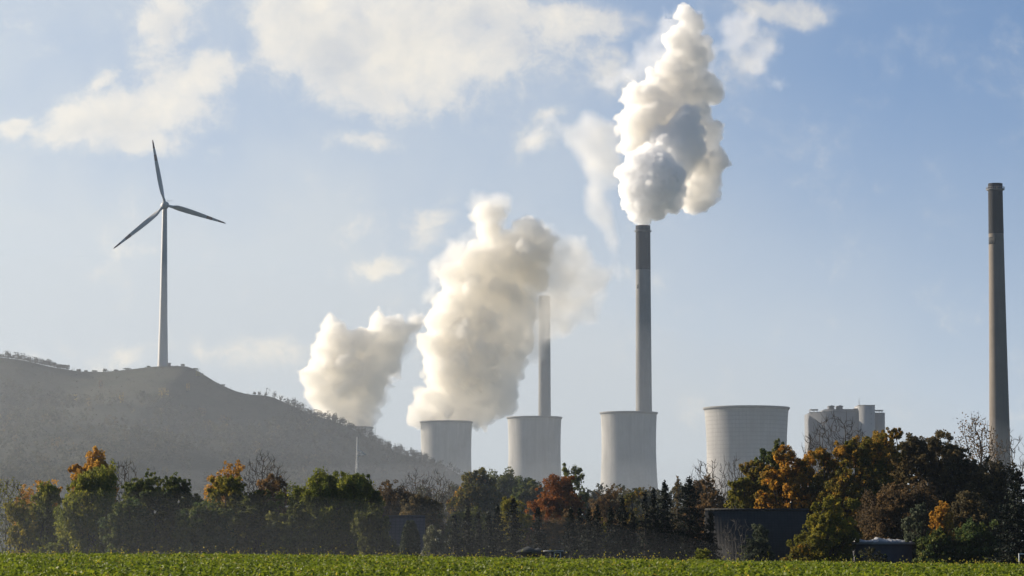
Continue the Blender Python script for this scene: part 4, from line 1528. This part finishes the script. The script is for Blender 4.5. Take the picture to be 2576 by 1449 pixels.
def column_bush():
    Y, px, top, w = nearY(342), 1033, 1313, 50
    rng = np.random.default_rng(77)
    x = X(px, Y)
    zb = float(ground_z(x, Y))
    H = Z(top, Y) - zb
    W = w / F * Y / 2
    root = empty('column_bush', (x, Y, zb), 'clipped dark column shaped conifer bush before the tiled house', 'bush')
    t = MB()
    t.tube([(0, 0, -.2), (0, 0, H * .5), (0, 0, H * .9)], [.14, .1, .03], 6)
    t.build('trunk', M['bark'], root)
    n = 15000
    z = rng.uniform(0.02, 1, n)
    rad = W * np.where(z < .55, .9 + .1 * np.sin(z * 4), np.sqrt(np.clip(1 - ((z - .55) / .47) ** 2.2, 0, 1)))
    a = rng.uniform(0, 2 * PI, n)
    ru = 1 + .05 * np.sin(a * 5 + z * 9) + .04 * np.sin(a * 11 - z * 17)
    r = rad * ru * rng.uniform(.72, 1.03, n)
    P = np.stack([r * np.cos(a), r * np.sin(a), z * H + rng.normal(size=n) * .08], 1)
    o = np.stack([np.cos(a), np.sin(a), np.full(n, .4)], 1)
    c = MB()
    c.leaves(P.astype(np.float32), .20, rng, np.clip(rng.normal(.45, .2, n), 0, 1), (o * .8).astype(np.float32), aspect=.5)
    c.build('crown', M['thuja'], root)


column_bush()


def undergrowth():
    """dark continuous scrub along the whole edge of the wood"""
    rng = np.random.default_rng(9)
    mb = MB()
    cen, rr = [], []
    for i in range(330):
        Y = rng.uniform(362, 470) * NEAR
        px = rng.uniform(-60, 2640)
        if 1240 < px < 1430 and Y < 268:
            Y += 15
        x = X(px, Y)
        h = rng.uniform(1.2, 2.5) * (1 if Y < 288 else 1.7)
        cen.append((x, Y, float(ground_z(x, Y)) + h * .55))
        rr.append(h * .62)
    foliage(mb, np.array(cen), np.array(rr), 70000, .31, rng, clumps=10, tint_bias=-.15)
    o = mb.build('undergrowth', M['brushmix'])
    tag(o, 'dark scrub and undergrowth along the foot of the trees', 'undergrowth', kind='stuff')


undergrowth()


# ------------------------------------------------------------------ hill vegetation
def hill_wood():
    rng = np.random.default_rng(31)
    mb = MB()
    n = 7200
    x = rng.uniform(-700, 22, n * 3)
    y = rng.uniform(1200, 1970, n * 3)
    z = hill_z(x, y)
    px = 1288 + x / y * F
    top = np.interp(px, HPX, HPY)
    py = HORIZON - (z - CZ) / y * F
    below = py - top
    dens = np.clip((px - 640) / 160, 0, 1) + np.clip((below - 55) / 60, 0, .85) + np.clip((190 - px) / 60, 0, 1) * .5
    nz = np.sin(x * .03 + y * .011) * np.sin(y * .026 - x * .01)
    keep = rng.uniform(size=n * 3) < dens * (.6 + .5 * nz) * .55
    keep &= z > .5
    x, y, z, px, below = [a[keep] for a in (x, y, z, px, below)]
    for i in range(len(x)):
        big = 1.0 if px[i] > 720 or below[i] > 80 else .6
        h = rng.uniform(4.0, 10.0) * big * (.62 if px[i] > 830 else 1.0)
        w = h * rng.uniform(.3, .5)
        k = int(26 * big)
        d = rng.normal(size=(k, 3))
        d /= np.linalg.norm(d, axis=1, keepdims=True)
        P = d * rng.uniform(.4, 1, (k, 1)) * np.array([w, w, h * .48]) + np.array([x[i], y[i], z[i] + h * .5])
        t = np.clip(rng.normal(.42, .26) + rng.normal(size=k) * .1, 0, .97)
        mb.leaves(P.astype(np.float32), 1.15 * (h / 6), rng, t, (d * .6).astype(np.float32), aspect=.7)
    # low heath tufts
    m = 9000
    x = rng.uniform(-700, 22, m)
    y = rng.uniform(1210, 1950, m)
    z = hill_z(x, y)
    P = np.repeat(np.stack([x, y, z + .3], 1), 4, 0) + rng.normal(size=(m * 4, 3)) * np.array([.7, .7, .3])
    mb.leaves(P.astype(np.float32), .9, rng, np.clip(np.repeat(rng.normal(.4, .2, m), 4) + rng.normal(size=m * 4) * .1, 0, .95), aspect=.6)
    o = mb.build('hill_woodland', M['hilltree'])
    tag(o, 'misty brown woodland and heath covering the hill', 'woodland', kind='stuff')


hill_wood()


def small_hill_tree(px, dy, h_px, w_px, mat, label, group, seed, bare=False):
    """dy: pixels below the ridge line (0 = on the ridge)"""
    rng = np.random.default_rng(seed)
    ridge = float(np.interp(px, HPX, HPY))
    Y = HILL_Y
    if dy > 0:
        for yy in np.linspace(HILL_Y, 1160, 140):
            x = (px - 1288) / F * yy
            if HORIZON - (float(hill_z(x, yy)) - CZ) / yy * F >= ridge + dy:
                Y = yy
                break
    x = (px - 1288) / F * Y
    zb = float(hill_z(x, Y)) - .3
    k = Y / F
    h, w = h_px * k, w_px * k / 2
    root = empty('hill_tree', (x, Y, zb), label, 'tree', group)
    t = MB()
    t.tube([(0, 0, -.3), (0, 0, h * .45), (.1, 0, h * .93)], [.2, .14, .04], 5)
    for i in range(12 if bare else 6):
        a = rng.uniform(0, 2 * PI)
        z0 = h * rng.uniform(.2, .6)
        e = (w * .95 * math.cos(a) * rng.uniform(.5, 1), w * .95 * math.sin(a), z0 + h * rng.uniform(.2, .4))
        t.tube([(0, 0, z0), e], [.09, .04], 3)
    t.build('trunk', M['bark'], root)
    kk = 60 if bare else (190 if h < 6 else 420)
    d = rng.normal(size=(kk, 3))
    d /= np.linalg.norm(d, axis=1, keepdims=True)
    P = d * rng.uniform(.3, 1, (kk, 1)) * np.array([w, w, h * .5]) + np.array([0, 0, h * .5])
    P += np.sin(P * 3.1) * .25
    c = MB()
    c.leaves(P.astype(np.float32), .85 if h < 6 else .7, rng, np.clip(rng.normal(.5, .2, kk), 0, 1), (d * .6).astype(np.float32))
    c.build('crown', mat, root)


rs = random.Random(4)
for i in range(22):
    px = -4 + i * 8.2 + rs.uniform(-2, 2)
    small_hill_tree(px, 0, rs.uniform(8, 24) * (1 if px < 150 else .65), rs.uniform(10, 24), M['hilltree'], 'small dark tree in the row along the left crest of the hill', 'row of trees on the left hill crest', 700 + i)
for i in range(34):
    px = 742 + i * 10.4 + rs.uniform(-4, 4)
    small_hill_tree(px, rs.uniform(0, 6), rs.uniform(17, 29), rs.uniform(15, 24), M['hilltree'], 'dark misty tree on the wooded shoulder of the hill', 'trees on the wooded hill shoulder', 740 + i)
for i, px in enumerate((640, 652, 668, 690, 706, 726)):
    small_hill_tree(px, 0, (9, 11, 10, 20, 12, 14)[i], (7, 8, 7, 14, 10, 13)[i], M['hilltree'], 'lone wispy tree on the bare slope right of the wind turbine', 'wispy trees on the bare slope', 790 + i, bare=True)
for i, px in enumerate((196, 214, 236, 262, 290, 318, 372, 458, 490, 560)):
    small_hill_tree(px, 0, (7, 4, 5, 9, 3, 6, 4, 7, 6, 3)[i], (15, 9, 17, 12, 14, 22, 9, 13, 24, 12)[i], M['hilltree'], 'low scrub bush on the hill crest near the wind turbine', 'scrub bushes on the hill crest', 800 + i)
for i, (px, dy, h, w, mt, lab) in enumerate([
        (305, 82, 28, 16, 'goldgreen', 'slim yellow tree on the misty slope below the turbine, to its left'),
        (410, 80, 34, 32, 'goldgreen', 'broad ochre tree on the misty slope straight below the turbine'),
        (188, 78, 24, 16, 'goldgreen', 'pale yellow tree on the misty slope far left of the turbine'),
        (505, 108, 24, 34, 'brown', 'wide orange tree low on the misty slope'),
        (560, 90, 22, 24, 'brown', 'brownish tree on the misty slope right of the ochre one'),
        (472, 60, 26, 12, 'goldgreen', 'small yellow tree beside the ochre tree on the slope'),
        (252, 40, 26, 14, 'brown', 'reddish tree high on the slope left of the turbine'),
        (496, 12, 18, 12, 'olive', 'pale shrub just below the right crest of the hill')]):
    small_hill_tree(px, dy, h, w, M[mt], lab, None, 820 + i)


# ------------------------------------------------------------------ small buildings by the wood
def tile_mat(name, c1, c2, sx, sz):
    m, nt, out = new_mat(name)
    tcn = nt.n.new('ShaderNodeTexCoord')
    sp = nt.node('ShaderNodeSeparateXYZ', {0: tcn.outputs['Object']})
    fx = nt.math('FRACT', nt.math('DIVIDE', sp.outputs[0], sx))
    fz = nt.math('FRACT', nt.math('DIVIDE', sp.outputs[2], sz))
    n1 = nt.noise(tcn.outputs['Object'], 1.3, 6, .6)
    col = nt.ramp(n1, [(.3, c1), (.7, c2)])
    g = nt.math('MAXIMUM', nt.math('LESS_THAN', fx, .2), nt.math('LESS_THAN', fz, .18))
    col = nt.mixc(nt.math('MULTIPLY', g, .45), col, tuple(v * .4 for v in c1) + (1,))
    hgt = nt.math('ADD', fz, nt.math('SINE', nt.math('MULTIPLY', fx, 6.283)))
    bp = nt.node('ShaderNodeBump', {'Height': hgt, 'Strength': .12, 'Distance': .02})
    p = nt.node('ShaderNodeBsdfPrincipled', {'Base Color': col, 'Roughness': .75, 'Normal': bp.outputs[0]})
    nt.l.new(p.outputs[0], out.inputs[0])
    return m


M['tile_dark'] = tile_mat('dark_roof_tiles', (.026, .025, .024), (.042, .04, .038), .33, .25)
M['tile_plum'] = tile_mat('plum_roof_tiles', (.06, .052, .062), (.085, .075, .085), .4, .3)
M['brickwall'] = plain_mat('dull_brick', (.09, .06, .05), (.13, .09, .075), 2.0)
M['green_felt'] = plain_mat('grey_green_felt', (.028, .033, .031), (.04, .045, .043), 1.5)
M['shedwood'] = plain_mat('shed_boards', (.025, .025, .026), (.04, .039, .038), 2.5, .85, 8)
M['whitepaint'] = plain_mat('white_trim', (.68, .68, .69), (.78, .78, .78), 2)
M['tarp'] = plain_mat('silvery_tarpaulin', (.2, .205, .22), (.42, .42, .42), .8, .5, bump=.6)
M['sheet'] = tile_mat('grey_sheet_roof', (.08, .082, .1), (.12, .12, .135), .3, 50)


def gable_house(name, label, cat, px0, px1, ridge_py, eave_py, Y, depth, roofm, wallm, extras=None):
    Y = nearY(Y)
    x0, x1 = X(px0, Y), X(px1, Y)
    cx = (x0 + x1) / 2
    hw = (x1 - x0) / 2
    zb = -1.0
    zr = Z(ridge_py, Y) + 1
    ze = max(1.9, Z(eave_py, Y) + 1)
    root = empty(name, (cx, Y, zb), label, cat)
    b = MB()
    d = depth
    vs = [(-hw + .5, -d + .5, 0), (hw - .5, -d + .5, 0), (hw - .5, d - .5, 0), (-hw + .5, d - .5, 0), (-hw + .5, -d + .5, ze), (hw - .5, -d + .5, ze), (hw - .5, d - .5, ze), (-hw + .5, d - .5, ze),
          (-hw + .5, 0, zr - .3), (hw - .5, 0, zr - .3)]
    b.add(vs, [(0, 1, 5, 4), (2, 3, 7, 6)], [(0, 4, 3), (3, 4, 7), (4, 8, 7), (1, 2, 5), (2, 6, 5), (5, 6, 9)])
    b.build('wall', wallm, root)
    r = MB()
    zl = ze - .25
    for s in (-1, 1):
        a = [(-hw, s * d, zl), (hw, s * d, zl), (hw, 0, zr), (-hw, 0, zr), (-hw, s * d, zl - .2), (hw, s * d, zl - .2), (hw, 0, zr - .2), (-hw, 0, zr - .2)]
        r.add(a, [(0, 1, 2, 3), (7, 6, 5, 4), (0, 4, 5, 1), (1, 5, 6, 2), (3, 7, 4, 0)])
    ro = r.build('roof', roofm, root)
    rc = MB()
    rc.tube([(-hw, 0, zr + .03), (hw, 0, zr + .03)], [.14, .14], 6, cap=True)
    rc.build('ridge_cap', roofm, ro)
    return root, hw, d, ze, zr


gable_house('barn', 'long barn with a big dark tiled roof beside the tallest spruces', 'barn', 1772, 2032, 1283, 1412, 385, 3.2, M['tile_dark'], M['brickwall'])
gable_house('house', 'house with a plum grey tiled roof behind the column bush', 'house', 963, 1070, 1300, 1402, 385, 4.5, M['tile_plum'], M['brickwall'])


def low_shed():
    Y = nearY(372)
    k = Y / F
    x0 = X(2150, Y)
    root = empty('long_shed', (x0, Y, -1.0), 'low grey shed with a sagging silvery tarpaulin roof under the golden oak', 'shed')
    L = X(2290, Y) - x0
    zt = Z(1364, Y) + 1
    zr = Z(1356, Y) + 1
    b = MB()
    b.box((0, 0, 0), (L, 6, zt - .2))
    b.build('wall', M['sheet'], root)
    f = MB()
    f.box((-.3, -.25, zt - .2), (L + .3, 6.2, zt))
    f.build('eaves_board', M['tarp'], root)
    t = MB()
    n = 40
    rng = np.random.default_rng(6)
    prof = []
    for i in range(n + 1):
        u_ = i / n
        hh = (zr - zt) * (.75 + .25 * math.sin(u_ * 19) * .5 + rng.normal() * .08)
        if .42 < u_ < .66:
            hh *= 1.65
        if u_ < .11:
            hh *= 1.35 * math.sin(min(1, u_ / .06) * PI / 2)
        prof.append(hh)
    vs, q = [], []
    m = 9
    for i in range(n + 1):
        for j in range(m):
            a = PI * j / (m - 1)
            vs.append((L * i / n, 2.6 - 2.6 * math.cos(a), zt + .02 + prof[i] * math.sin(a) + .03 * rng.normal()))
    for i in range(n):
        for j in range(m - 1):
            q.append((i * m + j, i * m + j + 1, (i + 1) * m + j + 1, (i + 1) * m + j))
    t.add(vs, q)
    t.build('tarpaulin', M['tarp'], root, smooth=True)
    # a second covered roof further right
    x1 = X(2536, Y)
    r2 = empty('covered_trailer', (x1, Y, -1.0), 'white covered trailer half hidden by the fir at the right edge', 'trailer')
    zt2 = Z(1361, Y) + 1
    b = MB()
    b.box((0, 0, .9), (3.0, 1.9, zt2 - .55))
    b.build('trailer_body', M['sheet'], r2)
    c = MB()
    vs, q = [], []
    for i in range(13):
        for j in range(m):
            a = PI * j / (m - 1)
            vs.append((-.05 + 3.1 * i / 12, .95 - 1.0 * math.cos(a), zt2 - .54 + (.46 + .08 * math.sin(i * 1.7)) * math.sin(a)))
    for i in range(12):
        for j in range(m - 1):
            q.append((i * m + j, i * m + j + 1, (i + 1) * m + j + 1, (i + 1) * m + j))
    c.add(vs, q)
    c.build('tarpaulin', M['tarp'], r2, smooth=True)
    for xx in (.8, 2.2):
        w = MB()
        w.tube([(xx, -.1, .45), (xx, .15, .45)], [.45, .45], 18, cap=True)
        w.build('wheel', M['slot'], r2)


low_shed()


def garden_shed():
    Y = nearY(300)
    k = Y / F
    gz0 = float(ground_z(X(1370, Y), Y))
    zf = lambda py: Z(py, Y) - gz0
    x0 = X(1318, Y)
    gx = lambda px: (px - 1318) * k
    # hip roofed pavilion
    root = empty('garden_pavilion', (x0, Y, gz0), 'dark garden pavilion with two grey green hip roofs at the field edge', 'pavilion')
    ze, za = zf(1387.5), zf(1374.5)
    b = MB()
    b.box((-10 * k, 3.2, 0), (52 * k, 3.3, ze))
    b.build('back_wall', M['shedwood'], root)
    for a in (-10 * k, 16 * k, 50 * k):
        p_ = MB()
        p_.box((a, 0.3, 0), (a + .12, .42, ze))
        p_.build('post', M['shedwood'], root)
    for (c, hw, ap) in ((10, 29, 1373.5), (36, 25, 1376.5)):
        r = MB()
        cx, h = c * k, hw * k
        y0, y1 = -.3, 3.6
        if c == 36:
            y0, y1 = 3.65, 7.0
        za = zf(ap)
        r.add([(cx - h, y0, ze), (cx + h, y0, ze), (cx + h, y1, ze), (cx - h, y1, ze), (cx, (y0 + y1) / 2, za),
               (cx - h, y0, ze - .08), (cx + h, y0, ze - .08), (cx + h, y1, ze - .08), (cx - h, y1, ze - .08)],
              [(0, 5, 6, 1), (1, 6, 7, 2), (2, 7, 8, 3), (3, 8, 5, 0), (8, 7, 6, 5)], [(0, 1, 4), (1, 2, 4), (2, 3, 4), (3, 0, 4)])
        r.build('hip_roof', M['green_felt'], root)
    # flat roofed shed
    xs = X(1384, Y)
    rt = empty('garden_shed', (xs, Y + 1.0, gz0), 'small flat roofed shed with a white door frame at the field edge', 'shed')
    gx = lambda px: (px - 1384) * k
    b = MB()
    b.box((0, 0, 0), (gx(1416), 2.4, zf(1386.5)))
    b.build('wall', M['shedwood'], rt)
    b = MB()
    b.box((-.5, -.25, zf(1386.5)), (gx(1418), 2.6, zf(1385)))
    b.build('flat_roof', M['whitepaint'], rt)
    d = MB()
    d.box((gx(1395.5), -.03, 0), (gx(1409), .02, zf(1390.5)))
    dr = d.build('door', M['green_felt'], rt)
    fr = MB()
    fr.box((gx(1393.8), -.06, 0), (gx(1395.4), .03, zf(1389)))
    fr.box((gx(1409.1), -.06, 0), (gx(1410.7), .03, zf(1389)))
    fr.box((gx(1395.4), -.06, zf(1390.4)), (gx(1409.1), .03, zf(1389)))
    fr.build('frame', M['whitepaint'], dr)
    p = MB()
    p.box((gx(1385.2), -.035, 0), (gx(1385.8), .02, zf(1390)))
    p.build('downpipe', M['whitepaint'], rt)


garden_shed()


def white_frame():
    Y = nearY(300)
    gz0 = float(ground_z(X(2560, Y), Y))
    x0 = X(2558, Y)
    root = empty('goal_frame', (x0, Y, gz0), 'thin white post frame at the field edge by the right frame corner', 'frame')
    h = Z(1392, Y) - gz0
    b = MB()
    b.tube([(0, 0, 0), (0, 0, h)], [.05, .05], 6)
    b.build('post', M['whitepaint'], root)
    b = MB()
    b.tube([(1.0, 0, 0), (1.0, 0, h + 1.1)], [.05, .05], 6)
    b.build('post', M['whitepaint'], root)
    b = MB()
    b.tube([(0.05, 0, h - .05), (.95, 0, h - .05)], [.04, .04], 6)
    b.build('crossbar', M['whitepaint'], root)


white_frame()

# ------------------------------------------------------------------ haze
def haze():
    m, nt, out = new_mat('thin_autumn_haze')
    pv = nt.node('ShaderNodeVolumePrincipled', {'Color': (.41, .475, .57, 1), 'Density': HAZE_D, 'Anisotropy': .65})
    nt.l.new(pv.outputs[0], out.inputs['Volume'])
    b = MB()
    b.box((-3100, -60, -12), (3100, 5100, 640))
    o = b.build('haze', m)
    o['kind'] = 'stuff'
    o['label'] = 'pale blue autumn haze in the air'


HAZE_D = 0.8e-4
haze()


# ------------------------------------------------------------------ low banks of ground mist
def mist_bank(name, c, r, d, label):
    m, nt, out = new_mat(name + '_air')
    pv = nt.node('ShaderNodeVolumePrincipled', {'Color': (.52, .56, .61, 1), 'Density': d, 'Anisotropy': .3})
    nt.l.new(pv.outputs[0], out.inputs['Volume'])
    b = MB()
    prof = [(max(.001, math.cos(a)), math.sin(a)) for a in np.linspace(-PI / 2, PI / 2, 25)]
    b.lathe(prof, 48)
    o = b.build(name, m, smooth=True)
    o.scale = r
    o.location = c
    o['kind'] = 'stuff'
    o['label'] = label


mist_bank('hill_mist', (-330, 1330, -5), (640, 460, 150), 3.3e-4, 'pale mist lying on the lower slope of the hill')
mist_bank('field_mist', (-36, 226, -1), (62, 36, 9.0), 8e-4, 'thin mist at the foot of the trees on the left')
mist_bank('plain_mist', (180, 1750, -12), (950, 760, 75), 1.6e-4, 'pale mist over the plain around the feet of the cooling towers')
